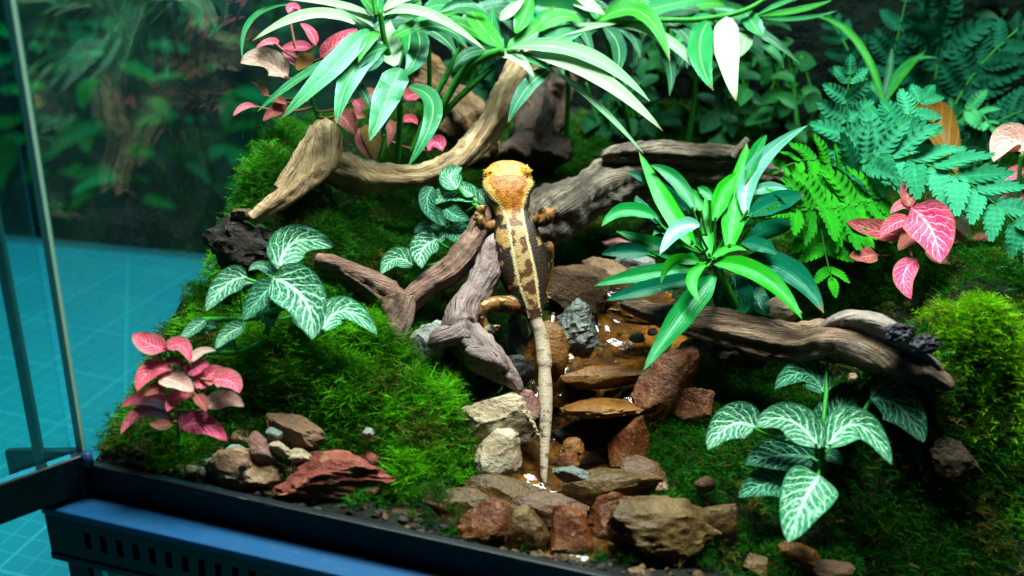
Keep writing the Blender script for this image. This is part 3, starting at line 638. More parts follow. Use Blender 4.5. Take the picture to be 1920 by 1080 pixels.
# ------------------------------------------------------------------ moss
def moss(name, label, regpx, dens, lmin, lmax, wid, c_lo, c_hi, seed, up=0.6, lift=0.0, curl=1.0, dome=None, holes=(), cush=1.0):
    poly = poly_world(regpx) if not isinstance(regpx, np.ndarray) else regpx
    rg = np.random.default_rng(seed)
    x0, y0 = poly.min(0); x1, y1 = poly.max(0)
    x0 = max(x0, XL+.001); x1 = min(x1, XR-.001); y0 = max(y0, .189); y1 = min(y1, YB-.002)
    cnt = int((x1-x0)*(y1-y0)*1e6*dens*2.1)
    X = rg.uniform(x0, x1, cnt); Y = rg.uniform(y0, y1, cnt)
    cl = np.array([nz((a_, b_, 0), 140, seed)+0.5*nz((a_, b_, 0), 400, seed+1) for a_, b_ in zip(X, Y)])
    dpt = np.where(inside(poly, X, Y), 1, -1)*pdist(poly, X, Y)
    ok = (dpt+cl*0.006 > 0.0)
    sd = np.where(inside(SP, X, Y), 1, -1)*pdist(SP, X, Y); ok &= sd < 0.002+cl*0.003
    ok &= ~((cl < -0.28) & (rg.random(cnt) < 0.75))
    X, Y, cl, dpt = X[ok], Y[ok], cl[ok], dpt[ok]; k = len(X)
    area_ = max(1e-6, len(X)/max(1, cnt)*(x1-x0)*(y1-y0)); ncu = max(4, int(area_/5.2e-5*1.1))
    pick = rg.integers(0, k, ncu); CX = X[pick]; CY = Y[pick]; CR = rg.uniform(.0045, .0105, ncu)*cush; CH = CR*rg.uniform(.45, .8, ncu); CT = rg.normal(0, .25, ncu)
    best = np.full(k, -1.0); rx_ = np.zeros(k); ry_ = np.zeros(k); tone = np.zeros(k)
    for q_ in range(ncu):
        dx = (X-CX[q_])/CR[q_]; dy = (Y-CY[q_])/CR[q_]; r2 = dx*dx+dy*dy; hh = np.where(r2 < 1, CH[q_]*np.sqrt(np.maximum(1-r2, 0)), -1.0)
        up_ = hh > best; best[up_] = hh[up_]; rx_[up_] = dx[up_]; ry_[up_] = dy[up_]; tone[up_] = CT[q_]
    gap = best < 0.0006; keepm = ~(gap & (rg.random(k) < 0.72))
    X, Y, cl, dpt, best, rx_, ry_, tone, gap = [q_[keepm] for q_ in (X, Y, cl, dpt, best, rx_, ry_, tone, gap)]; k = len(X); best = np.maximum(best, 0)
    e_ = 0.0015
    Z = tz(X, Y)
    gxn = -(tz(X+e_, Y)-tz(X-e_, Y))/(2*e_); gyn = -(tz(X, Y+e_)-tz(X, Y-e_))/(2*e_)
    Nn = np.c_[gxn, gyn, np.ones(k)]; Nn /= np.linalg.norm(Nn, axis=1)[:, None]
    Nn = Nn*(1-up)+np.array([0, 0, 1])*up; Nn[:, 0] += rx_*.75; Nn[:, 1] += ry_*.75
    Z = Z+lift*np.clip(dpt/0.012, 0, 1)+best*np.clip(dpt/0.006, .25, 1)+np.maximum(cl, -0.4)*0.0015
    base = np.c_[X, Y, Z-0.0008]
    ang = rg.uniform(0, 2*np.pi, k); lean = rg.uniform(0.1, 1.1, k)
    H = np.c_[np.cos(ang), np.sin(ang), np.zeros(k)]
    D0 = Nn+H*lean[:, None]; D0 /= np.linalg.norm(D0, axis=1)[:, None]
    ang2 = ang+rg.normal(0, 1.0, k); H2 = np.c_[np.cos(ang2), np.sin(ang2), rg.uniform(-.5, .4, k)]
    L = 0.56*rg.uniform(lmin, lmax, k)*(1+0.6*cl)*np.where(rg.random(k) < 0.05, 1.4, 1.0)
    S = np.cross(D0, rg.normal(size=(k, 3))); S /= np.linalg.norm(S, axis=1)[:, None]
    wd = 0.62*wid*rg.uniform(0.7, 1.3, k)
    ts = (0, .4, .75, 1.0); ws = (0.7, 1.0, .7, .12)
    V = []
    for t_, w_ in zip(ts, ws):
        c_ = base+D0*(L*t_)[:, None]+H2*(L*t_*t_*0.95*curl)[:, None]
        V.append(c_-S*(wd*w_*.5)[:, None]); V.append(c_+S*(wd*w_*.5)[:, None])
    V = np.stack(V, 1).reshape(-1, 3)
    # two tiny side leaflets half-way give each shoot its feathery look
    b_ = np.arange(k)*8
    quads = np.concatenate([np.c_[b_+2*i, b_+2*i+1, b_+2*i+3, b_+2*i+2] for i in range(3)])
    lf = []; lv = []
    for t_ in (.3, .5, .7, .88):
        c_ = base+D0*(L*t_)[:, None]+H2*(L*t_*t_*0.95*curl)[:, None]
        for sg in (-1, 1):
            sd_ = S*sg+rg.normal(0, .5, (k, 3)); tip = c_+(sd_*0.9+D0*0.7)*(wd*4.2)[:, None]
            lv.append(np.stack([c_-D0*(wd*.55)[:, None], c_+D0*(wd*.55)[:, None], tip], 1).reshape(-1, 3))
    LV = np.concatenate(lv); nq = len(V)
    tris = np.arange(len(LV)).reshape(-1, 3)+nq
    allv = np.concatenate([V, LV])
    mixv = np.clip(0.5+0.3*cl+tone+rg.normal(0, .2, k)-.35*gap, 0, 1)[:, None]  # strands between cushions coloured darker, as the shade in the gaps
    cc = np.array(c_lo)[None]*(1-mixv)+np.array(c_hi)[None]*mixv
    br = (rg.random(k) < 0.05) | ((tone < -.33) & (rg.random(k) < .35)); cc[br] = np.array((0.14, 0.11, 0.02))
    colv = np.concatenate([np.repeat(cc, 8, 0), np.tile(np.repeat(cc, 3, 0), (8, 1))])
    me = bpy.data.meshes.new(name); off = allv.mean(0)
    me.vertices.add(len(allv)); me.vertices.foreach_set('co', (allv-off).astype(np.float32).ravel())
    nl = len(quads)*4+len(tris)*3; me.loops.add(nl); me.polygons.add(len(quads)+len(tris))
    me.loops.foreach_set('vertex_index', np.r_[quads.ravel(), tris.ravel()].astype(np.int32))
    st = np.r_[np.arange(len(quads))*4, len(quads)*4+np.arange(len(tris))*3].astype(np.int32)
    me.polygons.foreach_set('loop_start', st)
    me.update(calc_edges=True); me.validate()
    ca = me.color_attributes.new('Col', 'FLOAT_COLOR', 'POINT'); c4 = np.ones((len(allv), 4), np.float32); c4[:, :3] = colv
    ca.data.foreach_set('color', c4.ravel())
    me.materials.append(M['moss']); o = bpy.data.objects.new(name, me); COL.objects.link(o); o.location = off
    return tag(o, label, 'moss', None, 'stuff')
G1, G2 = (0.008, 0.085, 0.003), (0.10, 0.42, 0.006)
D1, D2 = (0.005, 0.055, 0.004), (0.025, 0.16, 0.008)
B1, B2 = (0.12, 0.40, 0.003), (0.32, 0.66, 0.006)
moss('moss', 'low dark green moss in the front corner under the pink plant', [(180,860),(176,800),(240,740),(420,730),(440,800),(400,860),(380,885),(260,890)], 1.3, .003, .006, .00042, G1, G2, 1)
moss('moss', 'shaggy bright green moss mound left of the gecko tail', [(400,720),(430,640),(560,600),(730,600),(800,680),(900,720),(900,900),(740,950),(700,860),(600,840),(520,790),(440,800)], 1.5, .0035, .008, .00042, G1, G2, 2, lift=.004)
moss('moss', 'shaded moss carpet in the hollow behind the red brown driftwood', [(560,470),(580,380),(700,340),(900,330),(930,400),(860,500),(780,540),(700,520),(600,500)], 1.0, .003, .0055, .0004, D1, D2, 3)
moss('moss', 'moss on the left ridge against the side glass', [(385,470),(400,420),(430,370),(480,300),(520,230),(600,240),(560,330),(500,370),(470,420)], 1.4, .003, .0065, .00042, G1, (0.06, .32, .01), 4, lift=.003)
moss('moss', 'small moss tuft between the grey log and the stream', [(1020,520),(1040,450),(1110,410),(1160,420),(1130,480),(1080,520)], 1.5, .0025, .005, .0004, G1, (.04, .3, .01), 5)
moss('moss', 'bright lime green moss cushion on the right mound', [(1670,640),(1690,600),(1790,580),(1919,585),(1925,860),(1870,850),(1800,770),(1740,700)], 1.9, .003, .006, .0004, B1, B2, 6, lift=.0035)
moss('moss', 'moss slope below the bright right cushion coloured dark for shade', [(1690,700),(1740,690),(1800,720),(1925,740),(1930,1085),(1600,1085),(1560,980),(1700,950)], 1.2, .003, .007, .00042, (0.002, 0.025, 0.002), (0.014, 0.10, 0.004), 7)  # slope's shade painted by darkening its moss colours
moss('moss', 'deep green moss floor around the right veined plant', [(1200,900),(1210,830),(1280,730),(1380,680),(1560,690),(1740,760),(1700,950),(1560,980),(1400,940),(1260,930)], 1.0, .003, .006, .0004, D1, D2, 8)
moss('moss', 'moss carpet below the ferns behind the brown root', [(1400,600),(1430,520),(1560,480),(1700,470),(1919,480),(1919,560),(1720,560),(1660,600),(1500,610)], 1.0, .003, .006, .0004, D1, D2, 9)
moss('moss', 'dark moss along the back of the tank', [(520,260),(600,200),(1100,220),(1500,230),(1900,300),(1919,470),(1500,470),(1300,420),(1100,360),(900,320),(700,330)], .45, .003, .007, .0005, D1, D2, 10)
moss('moss', 'moss behind the white veined plant by the side glass', [(180,790),(260,650),(330,560),(392,480),(400,440),(560,470),(620,520),(700,600),(560,620),(420,660)], 1.1, .003, .006, .00042, D1, G2, 11)
moss('moss', 'thin dark moss film on the soil by the stream banks and lip', [(170,870),(180,780),(300,600),(390,500),(420,440),(700,300),(1100,240),(1500,240),(1915,300),(1919,600),(1919,1079),(1400,1079),(1150,1060),(700,950)], .6, .002, .0045, .00045, D1, D2, 12)

rr_ = random.Random(5); CN = dict(wet_olive='wet olive brown', wet_ochre='wet ochre', wet_red='wet red', wet_grey='wet grey', rk_dark='blackish', rk_brown='dull brown', wet_pink='wet pinkish')
for k in range(30):
    px_, py_ = rr_.uniform(880, 1230), rr_.uniform(780, 1010)
    if abs(px_-1021) < 22 and py_ < 930: continue
    sz = rr_.uniform(7, 20); q_ = hit(px_, py_); mk_ = rr_.choice(['wet_olive','wet_ochre','wet_red','wet_grey','rk_dark','wet_olive','rk_brown']); cn_ = CN[mk_]
    if not inside(SP, np.array([q_.x]), np.array([q_.y]))[0]: continue
    K(px_, py_, dep(q_)-.001, sz, sz*rr_.uniform(.5, .8), M[mk_], 'small %s pebble on the lower stream bed' % cn_, 200+k, rot=rr_.uniform(-.7, .7), cuts=8, sub=3, group='small pebbles on the lower stream bed', name='pebble', cat='pebble')
for k in range(26):
    px_, py_ = rr_.uniform(1030, 1290), rr_.uniform(560, 760)
    sz = rr_.uniform(6, 15); q_ = hit(px_, py_); mk_ = rr_.choice(['wet_olive','wet_ochre','wet_ochre','rk_brown','wet_pink']); cn_ = CN[mk_]
    if not inside(SP, np.array([q_.x]), np.array([q_.y]))[0]: continue
    K(px_, py_, dep(q_)-.0005, sz, sz*rr_.uniform(.45, .7), M[mk_], 'small %s pebble on the upper stream bed' % cn_, 300+k, rot=rr_.uniform(-.7, .7), cuts=8, sub=3, group='small pebbles on the upper stream bed', name='pebble', cat='pebble')
moss('moss', 'moss strip running down beside the brown clod to the right corner', [(1850,770),(1925,745),(1930,1010),(1890,1000),(1840,880)], 1.6, .003, .006, .00042, G1, G2, 13, lift=.003)
K(1135, 705, .309, 92, 26, M['wet_ochre'], 'broad wet amber slab under the upper pool', 81, rz=30, rot=-.08, sub=4, cuts=18)
K(1205, 590, .332, 70, 26, M['wet_ochre'], 'wet amber slab at the head of the pool', 82, rz=24, rot=.15, sub=4, cuts=18)
K(950, 928, .270, 98, 36, M['wet_olive'], 'wet olive slab between the beige stone and the tail tip', 83, rz=30, rot=.15, sub=4, cuts=20)
K(1130, 915, .272, 112, 40, M['wet_olive'], 'wet dark slab below the lower pool', 84, rz=30, rot=-.12, sub=4, cuts=20)
K(1020, 962, .264, 92, 42, M['wet_pink'], 'wet brown slab stepping down to the stream mouth', 85, rz=30, rot=.1, sub=4, cuts=20)
K(1150, 975, .262, 78, 50, M['wet_red'], 'wet reddish slab leaning on the large layered stone', 86, rz=30, rot=-.35, sub=4, cuts=20)
K(870, 955, .264, 84, 44, M['wet_olive'], 'dark wet stone at the foot of the moss mound by the stream', 87, rz=30, rot=.2, sub=4, cuts=20)
K(1205, 895, .277, 52, 46, M['wet_pink'], 'wet brown stone under the pinkish upright stone', 88, rz=30, rot=.3, sub=4, cuts=18)
K(968, 748, .302, 36, 40, M['wet_olive'], 'wet dark stone behind the tail above the cream stone', 89, rz=24, rot=-.2, sub=4, cuts=18)
K(1300, 770, .296, 46, 50, M['wet_red'], 'wet red stone on the mossy side of the red stone bank', 90, rz=24, rot=.5, sub=4, cuts=18)
K(770, 975, .258, 44, 26, M['rk_brown'], 'brown stone behind the lip right of the big red stone', 91, rz=24, rot=.2, sub=4)
K(960, 700, .298, 44, 34, M['hollow'], 'wet stone coloured black for the shade in the gap under the gnarled stub tip', 92, rz=16)

def gravel(name, label, pts, seed, mats):
    rg = np.random.default_rng(seed); bmv, bmf, mi = [], [], []
    bm = bmesh.new(); bmesh.ops.create_icosphere(bm, subdivisions=2, radius=1.0); bm.verts.ensure_lookup_table()
    v0 = np.array([v.co[:] for v in bm.verts]); f0 = [tuple(v.index for v in f.verts) for f in bm.faces]; bm.free()
    for (x_, y_) in pts:
        v = v0.copy()
        for k in range(6):
            nn = rg.normal(size=3); nn /= np.linalg.norm(nn); e_ = v@nn-rg.uniform(.5, .85); e_[e_ < 0] = 0; v -= e_[:, None]*nn[None]
        sz = rg.uniform(.0006, .0022); v = v*np.array((sz, sz*rg.uniform(.6, 1), sz*.7)); an = rg.uniform(0, 6.28); ca, sa = math.cos(an), math.sin(an)
        v = np.c_[v[:, 0]*ca-v[:, 1]*sa, v[:, 0]*sa+v[:, 1]*ca, v[:, 2]]+np.array((x_, y_, float(tz(x_, y_))+sz*.35))
        b = len(bmv); bmv.extend(v.tolist()); bmf.extend([tuple(i+b for i in f) for f in f0]); mi += [int(rg.integers(0, len(mats)))]*len(f0)
    o = mobj(name, bmv, bmf, M[mats[0]], None, smooth=False)
    for m_ in mats[1:]: o.data.materials.append(M[m_])
    o.data.polygons.foreach_set('material_index', mi)
    return tag(o, label, 'gravel', None, 'stuff')
gp = [(rng.uniform(XL+.003, .12), .1885+abs(rng.normal(0, .005))) for k in range(260)]
gravel('gravel', 'dark brown gravel along the inside of the front lip', gp, 3, ['rk_brown', 'rk_dark', 'rk_brown', 'rk_dark'])
gp = []
for k in range(260):
    q_ = hit(rng.normal(500, 80), rng.normal(860, 35)); gp.append((q_.x, q_.y))
gravel('gravel', 'loose tan gravel between the stones of the front corner', gp, 4, ['rk_tan', 'rk_brown', 'rk_cream', 'rk_pink'])
gp = []
while len(gp) < 500:
    a_, b_ = rng.uniform(SP[:, 0].min(), SP[:, 0].max()), rng.uniform(SP[:, 1].min(), SP[:, 1].max())
    if inside(SP, np.array([a_]), np.array([b_]))[0]: gp.append((a_, b_))
gravel('gravel', 'fine wet gravel on the bed of the stream', gp, 5, ['wet_ochre', 'wet_olive', 'rk_brown', 'wet_ochre', 'wet_grey'])
# ------------------------------------------------------------------ leaves
def shp(kind, t):
    if kind == 'lance': return (math.sin(math.pi*min(1, t*0.94+0.06)**0.85))**0.75 if t < 1 else 0.0
    if kind == 'blade': return min(1.0, (t/0.28+0.15))**0.8*min(1.0, ((1-t)/0.42))**0.7
    if kind == 'ovate': return (math.sin(math.pi*max(0, (t-0.05)/0.95)**0.68))**0.62 if t > 0.05 else 0.06
    if kind == 'heart': return (math.sin(math.pi*max(0, (t-0.03)/0.97)**0.55))**0.6 if t > 0.03 else 0.06
    return 1
def leaf(parent, a_, b_, c_, wpx, D, mat, kind='lance', s=0.8, cup=0.25, roll=0.0, wave=0.0, dz=(0, 0, 0), name='leaf', ns=16, nc=8, face=0.55):
    """a,b,c = base, through-point and tip in picture pixels, placed at depth D with the slope s"""
    P = []
    for (px, py), z in zip((a_, b_, c_), dz):
        P.append(W(px, py, D-D/FPX*(py-a_[1])*s+z))
    ctl = P[1]*2-(P[0]+P[2])*0.5
    wd = wpx*D/FPX*(0.58 if kind == 'blade' else 0.5); V = []; UVs = []; ph = random.uniform(0, 6.28); sk = random.uniform(-.1, .1)
    for i in range(ns+1):
        t = i/ns; p = P[0]*(1-t)**2+ctl*2*t*(1-t)+P[2]*t*t
        tg = ((ctl-P[0])*(1-t)+(P[2]-ctl)*t).normalized()
        nh = (Vector((0, 0, 1))*(1-face)+(C-p).normalized()*face)
        sd = tg.cross(nh).normalized(); nn = sd.cross(tg).normalized()
        an = roll+sk*t*2; s2 = sd*math.cos(an)+nn*math.sin(an); n2 = nn*math.cos(an)-sd*math.sin(an)
        hw = wd*max(shp(kind, t), 0.02)
        for j in range(nc+1):
            u = j/nc*2-1; au = abs(u)
            q = p+s2*(u*hw)+n2*(cup*hw*(au**1.6)-wave*wd*math.sin(t*17+ph+(2 if u > 0 else 0))*au*au)
            V.append(q[:]); UVs.append(((u+1)/2, t))
    fcs = [(i*(nc+1)+j, i*(nc+1)+j+1, (i+1)*(nc+1)+j+1, (i+1)*(nc+1)+j) for i in range(ns) for j in range(nc)]
    return mobj(name, V, fcs, mat, parent, uv=UVs)
STEMPTS = {}
def tube(name, pts, mat, parent, nr=8, ns=24):
    P = [(*W(a_, b_, d_), r_*d_/FPX) for a_, b_, d_, r_ in pts]; Q = catmull(P, ns); ctr = Q[:, :3]
    STEMPTS.setdefault(parent.name, []).extend([Vector(q[:3]) for q in Q])
    T = np.gradient(ctr, axis=0); V = []; UVs = []
    for i in range(ns):
        t = Vector(T[i]).normalized(); e1 = t.orthogonal().normalized() if i == 0 else (e1-t*e1.dot(t)).normalized(); e2 = t.cross(e1)
        for j in range(nr):
            an = 2*math.pi*j/nr; V.append((Vector(ctr[i])+(e1*math.cos(an)+e2*math.sin(an))*max(Q[i, 3], .0002))[:]); UVs.append((j/nr, i/ns))
    fcs = [(i*nr+j, i*nr+(j+1) % nr, (i+1)*nr+(j+1) % nr, (i+1)*nr+j) for i in range(ns-1) for j in range(nr)]
    fcs += [tuple(range(nr))[::-1], tuple(range((ns-1)*nr, ns*nr))]
    return mobj(name, V, fcs, mat, parent, uv=UVs)
M['petiole_pink'] = mat_simple_leaf('pink_petiole', (0.16, 0.07, 0.04), (0.25, 0.12, 0.07), 0.4, 3)
def petiole(parent, a_, b_, tone):
    mid = (a_+b_)*.5+Vector((0, 0, -.15*(a_-b_).length)); V = []; nr = 6; ns = 8
    for i in range(ns+1):
        t = i/ns; c_ = a_*(1-t)**2+mid*2*t*(1-t)+b_*t*t; d_ = (b_-a_).normalized(); e1 = d_.orthogonal().normalized(); e2 = d_.cross(e1)
        for j in range(nr): V.append((c_+(e1*math.cos(j*6.283/nr)+e2*math.sin(j*6.283/nr))*.00055)[:])
    mobj('petiole', V, [(i*nr+j, i*nr+(j+1) % nr, (i+1)*nr+(j+1) % nr, (i+1)*nr+j) for i in range(ns) for j in range(nr)], M['petiole_pink' if tone == 'pink' else 'stem'], parent, uv=[(0.5, 0.5)]*len(V))
def cropper(x0, y0, k):
    return (lambda p: (x0+p[0]/k, y0+p[1]/k)), k
def batch(parent, specs, D, crop=None, kind='lance', **kw):
    for sp in specs:
        a_, b_, c_, w_, mt_ = sp[:5]; ex = dict(kw); dd_ = D
        if len(sp) > 5: ex.update(sp[5]); dd_ = ex.pop('D', D)
        if crop: fn, k = crop; a_, b_, c_, w_ = fn(a_), fn(b_), fn(c_), w_/k
        lf_ = leaf(parent, a_, b_, c_, w_, dd_, M[mt_], ex.pop('kind', kind), **ex)
        if parent.name in STEMPTS and not parent.name.startswith('palm'):
            p0 = W(a_[0], a_[1], dd_); near = min(STEMPTS[parent.name], key=lambda q_: (q_-p0).length+max(0, q_.z-p0.z)*.6)
            petiole(parent, p0+(W(*b_, dd_)-p0)*.12, near, 'pink' if mt_.startswith('pink') else 'green')

# palms -----------------------------------------------------------
def palm(label, loc, D, specs, stems, **kw):
    t = empty('palm', loc, label, 'palm', None)
    for st in stems: tube('stem', st, M['stem'], t)
    batch(t, specs, D, None, 'blade', cup=0.22, wave=0.02, **kw)
    return t
palm('palm with long drooping leaves over the tan branch and pink plant', W(745, 300, .335), .312, [
 ((705,30),(600,2),(470,-6),15,'palm_pale'), ((665,45),(580,27),(473,77),22,'palm_pale'), ((540,8),(470,38),(455,113),9,'palm'),
 ((717,83),(670,40),(620,5),18,'palm_pale'), ((690,55),(630,120),(527,223),36,'palm',{'face':.52}), ((630,105),(553,152),(482,210),14,'palm'),
 ((725,88),(665,130),(630,233),38,'palm',{'face':.5}), ((752,128),(728,178),(693,265),44,'palm',{'face':.55}), ((767,163),(812,205),(765,312),30,'palm'),
 ((743,123),(726,80),(727,32),42,'palm_pale',{'face':.8}), ((760,140),(787,85),(770,38),32,'palm',{'face':.8}), ((717,28),(800,25),(915,98),19,'palm_pale'),
 ((660,150),(682,175),(695,206),16,'palm_dark'), ((712,40),(708,10),(716,-30),20,'palm'), ((720,45),(745,20),(800,-8),18,'palm'),
 ((700,50),(650,15),(560,-15),16,'palm_pale'), ((712,60),(690,80),(672,118),18,'palm_bright'), ((705,35),(690,5),(660,-30),20,'palm_bright'),
 ((770,60),(820,50),(870,75),22,'palm'), ((735,70),(790,45),(860,20),24,'palm_bright'), ((720,20),(760,-5),(830,-20),18,'palm_pale'),
 ((745,190),(725,215),(715,260),14,'palm_dark'), ((715,95),(700,120),(668,135),20,'palm_dark')],
 [[(712,20,.31,5),(722,80,.314,6),(740,140,.32,6),(750,210,.328,6),(745,305,.337,6)], [(705,30,.312,4),(700,0,.312,4),(690,-40,.312,3)]])
palm('palm with bright green shoots and pale arching leaves above the gecko', W(800, 260, .345), .335, [
 ((942,90),(900,45),(868,-15),32,'palm_bright'), ((977,97),(970,58),(912,20),17,'palm_dark'), ((967,62),(985,25),(998,-10),26,'palm_bright'),
 ((938,38),(960,18),(985,-4),19,'palm_pale'), ((1092,113),(1050,103),(1008,108),34,'palm_bright',{'kind':'ovate','face':.7}),
 ((955,90),(1090,100),(1218,190),28,'palm_pale',{'dz':(0,-.008,-.012)}), ((985,100),(1110,140),(1243,246),28,'palm_pale',{'dz':(0,-.008,-.015)}),
 ((1035,130),(1115,192),(1207,288),11,'palm_pale',{'dz':(0,-.005,-.012)}), ((1033,130),(988,165),(953,230),26,'palm_dark'),
 ((927,103),(968,108),(1002,147),19,'palm_pale'), ((977,83),(1060,58),(1155,45),22,'palm_pale'), ((985,84),(1045,72),(1105,50),34,'palm'),
 ((1012,58),(1050,32),(1092,42),28,'palm_bright'), ((945,92),(925,60),(925,10),22,'palm'), ((950,92),(985,70),(1040,10),24,'palm_bright'),
 ((930,95),(880,100),(850,130),18,'palm_dark'), ((960,100),(1000,112),(1040,135),16,'palm')],
 [[(945,95,.335,8),(905,108,.336,9),(865,140,.338,8),(835,190,.341,7),(790,275,.347,7)], [(928,122,.338,6),(880,165,.340,6),(840,205,.343,6),(795,265,.349,6)], [(868,80,.338,6),(838,140,.341,6),(812,190,.344,6),(770,290,.349,6)]],)
palm('palm hanging pale leaf tips over the back of the grey log', W(1180, 260, .44), .375, [
 ((1115,45),(1200,22),(1256,115),28,'palm_bright',{'dz':(0,-.012,-.01)}), ((1160,50),(1250,75),(1338,170),19,'palm_pale',{'dz':(0,-.01,-.01)}),
 ((1185,28),(1260,8),(1350,-8),26,'palm'), ((1070,-3),(1100,10),(1135,28),25,'palm_pale'), ((1000,15),(1050,18),(1110,32),52,'palm',{'face':.8}),
 ((1367,33),(1362,90),(1380,190),38,'palm_pale',{'face':.85,'D':.36}), ((1328,40),(1312,95),(1336,168),38,'palm',{'face':.85,'D':.362}), ((1402,52),(1396,80),(1388,106),24,'palm_pale',{'face':.8}),
 ((1396,20),(1412,45),(1430,70),26,'palm',{'face':.8}), ((1425,30),(1500,18),(1560,0),12,'palm_bright'), ((1420,28),(1480,0),(1540,-20),10,'palm'), ((1430,34),(1500,35),(1570,20),9,'palm'),
 ((1425,85),(1452,100),(1470,130),13,'palm'), ((1130,48),(1160,90),(1150,150),24,'palm_dark'), ((1135,45),(1180,60),(1200,110),22,'palm_dark'),
 ((1130,40),(1110,5),(1120,-30),26,'palm'), ((1140,35),(1190,0),(1240,-25),24,'palm_bright'), ((1200,35),(1250,100),(1255,180),20,'palm_dark'),
 ((1300,45),(1290,90),(1260,150),22,'palm_dark'), ((1340,40),(1420,60),(1500,120),18,'palm_dark'), ((1240,40),(1280,60),(1310,110),20,'palm_dark')],
 [[(1125,45,.375,5),(1230,38,.372,5),(1310,37,.37,5),(1390,22,.37,5),(1440,-5,.37,4)], [(1130,45,.378,5),(1150,120,.40,5),(1170,200,.42,5),(1190,290,.44,5)]])
palm('thin grassy leaved palm shoot in front of the back ferns', W(1650, 300, .43), .40, [
 ((1655,190),(1600,70),(1515,28),12,'palm_bright'), ((1660,190),(1690,140),(1738,92),14,'palm_bright'), ((1655,190),(1640,140),(1628,100),12,'palm'),
 ((1655,192),(1620,150),(1560,140),10,'palm'), ((1658,190),(1700,120),(1760,110),10,'palm'), ((1655,190),(1668,130),(1672,90),11,'palm_dark')],
 [[(1655,190,.40,4),(1657,250,.41,4),(1650,310,.425,4)]])

def fill(cx, cy, D, n, seed, rx, ln, label, base):
    rr = random.Random(seed); t = empty('palm', W(*base, D+.03), label, 'palm')
    tube('stem', [(cx, cy, D, 5), ((cx+base[0])/2+10, (cy+base[1])/2, D+.015, 5), (base[0], base[1], D+.03, 5)], M['stem'], t)
    for k in range(n):
        an = rr.uniform(-math.pi, math.pi); l_ = ln*rr.uniform(.6, 1.15); bx, by = cx+rr.gauss(0, rx), cy+rr.gauss(0, 12)
        tx, ty = bx+math.cos(an)*l_, by-math.sin(an)*l_*.55+l_*.25; mx, my = (bx+tx)/2, (by+ty)/2-l_*.16
        leaf(t, (bx, by), (mx, my), (tx, ty), rr.uniform(18, 30), D+rr.uniform(-.012, .012), M[rr.choice(['palm', 'palm', 'palm_dark', 'palm_bright', 'palm_dark'])], 'blade', cup=.2, wave=.02, roll=rr.uniform(-.4, .4), face=rr.uniform(.35, .8))
fill(800, 35, .352, 18, 3, 30, 120, 'dense dark green palm crown behind the drooping palm', (790, 280))
fill(1050, 30, .38, 18, 4, 40, 130, 'dense dark green palm crown above the dark bark stump', (1060, 280))
fill(1300, 20, .40, 18, 6, 50, 130, 'dense dark green palm crown behind the hanging pale leaf tips', (1290, 270))
# rosette -----------------------------------------------------------
c7 = cropper(1080, 220, 2.16)
t = empty('rosette_plant', hit(1400, 600), 'dark green rosette plant with long pointed leaves over the stream', 'plant')
tube('stem', [(1340,480,.305,9),(1352,520,.306,9),(1375,565,.308,9),(1400,610,.312,8)], M['stem'], t)
batch(t, [
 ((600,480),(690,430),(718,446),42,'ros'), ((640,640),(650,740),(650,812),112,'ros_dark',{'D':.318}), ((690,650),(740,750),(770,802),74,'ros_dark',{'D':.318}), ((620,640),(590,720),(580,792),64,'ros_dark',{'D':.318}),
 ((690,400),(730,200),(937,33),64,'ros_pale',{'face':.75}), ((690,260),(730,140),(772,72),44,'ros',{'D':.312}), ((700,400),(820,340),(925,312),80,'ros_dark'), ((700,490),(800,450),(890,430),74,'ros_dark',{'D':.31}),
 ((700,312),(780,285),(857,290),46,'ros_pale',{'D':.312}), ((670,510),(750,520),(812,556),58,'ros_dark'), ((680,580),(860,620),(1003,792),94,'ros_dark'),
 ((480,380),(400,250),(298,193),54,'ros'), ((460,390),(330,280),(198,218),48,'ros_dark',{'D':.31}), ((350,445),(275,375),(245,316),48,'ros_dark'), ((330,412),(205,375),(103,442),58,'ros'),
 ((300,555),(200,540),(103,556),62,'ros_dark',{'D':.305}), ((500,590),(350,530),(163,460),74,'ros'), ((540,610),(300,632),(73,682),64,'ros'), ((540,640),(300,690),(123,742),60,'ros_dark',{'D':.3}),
 ((560,420),(600,300),(655,225),64,'ros_bright',{'face':.8}), ((510,385),(475,320),(428,288),42,'ros_bright'), ((545,340),(520,300),(490,285),36,'ros'),
 ((500,440),(420,452),(338,557),64,'ros_pale',{'D':.29}), ((540,570),(530,440),(525,318),44,'ros_bright',{'face':.8,'D':.297}), ((480,520),(370,360),(255,140),68,'ros_bright',{'face':.75,'D':.296}), ((620,540),(650,330),(693,105),80,'ros_bright',{'face':.85,'D':.295}),
 ((505,595),(400,580),(344,672),42,'ros_bright',{'D':.292}), ((525,598),(468,660),(506,753),40,'ros_bright',{'D':.288}), ((555,590),(750,640),(915,818),78,'ros_bright',{'D':.293}), ((550,575),(620,532),(692,540),30,'ros_bright',{'D':.292}),
 ((560,640),(440,790),(273,1024),84,'ros',{'D':.294,'face':.7}), ((360,475),(340,455),(310,480),30,'ros'), ((580,570),(620,500),(640,440),50,'ros'), ((540,560),(500,480),(470,440),50,'ros'), ((560,600),(640,600),(720,640),60,'ros_dark',{'D':.3})],
 .302, c7, 'blade', cup=.16, wave=.015)

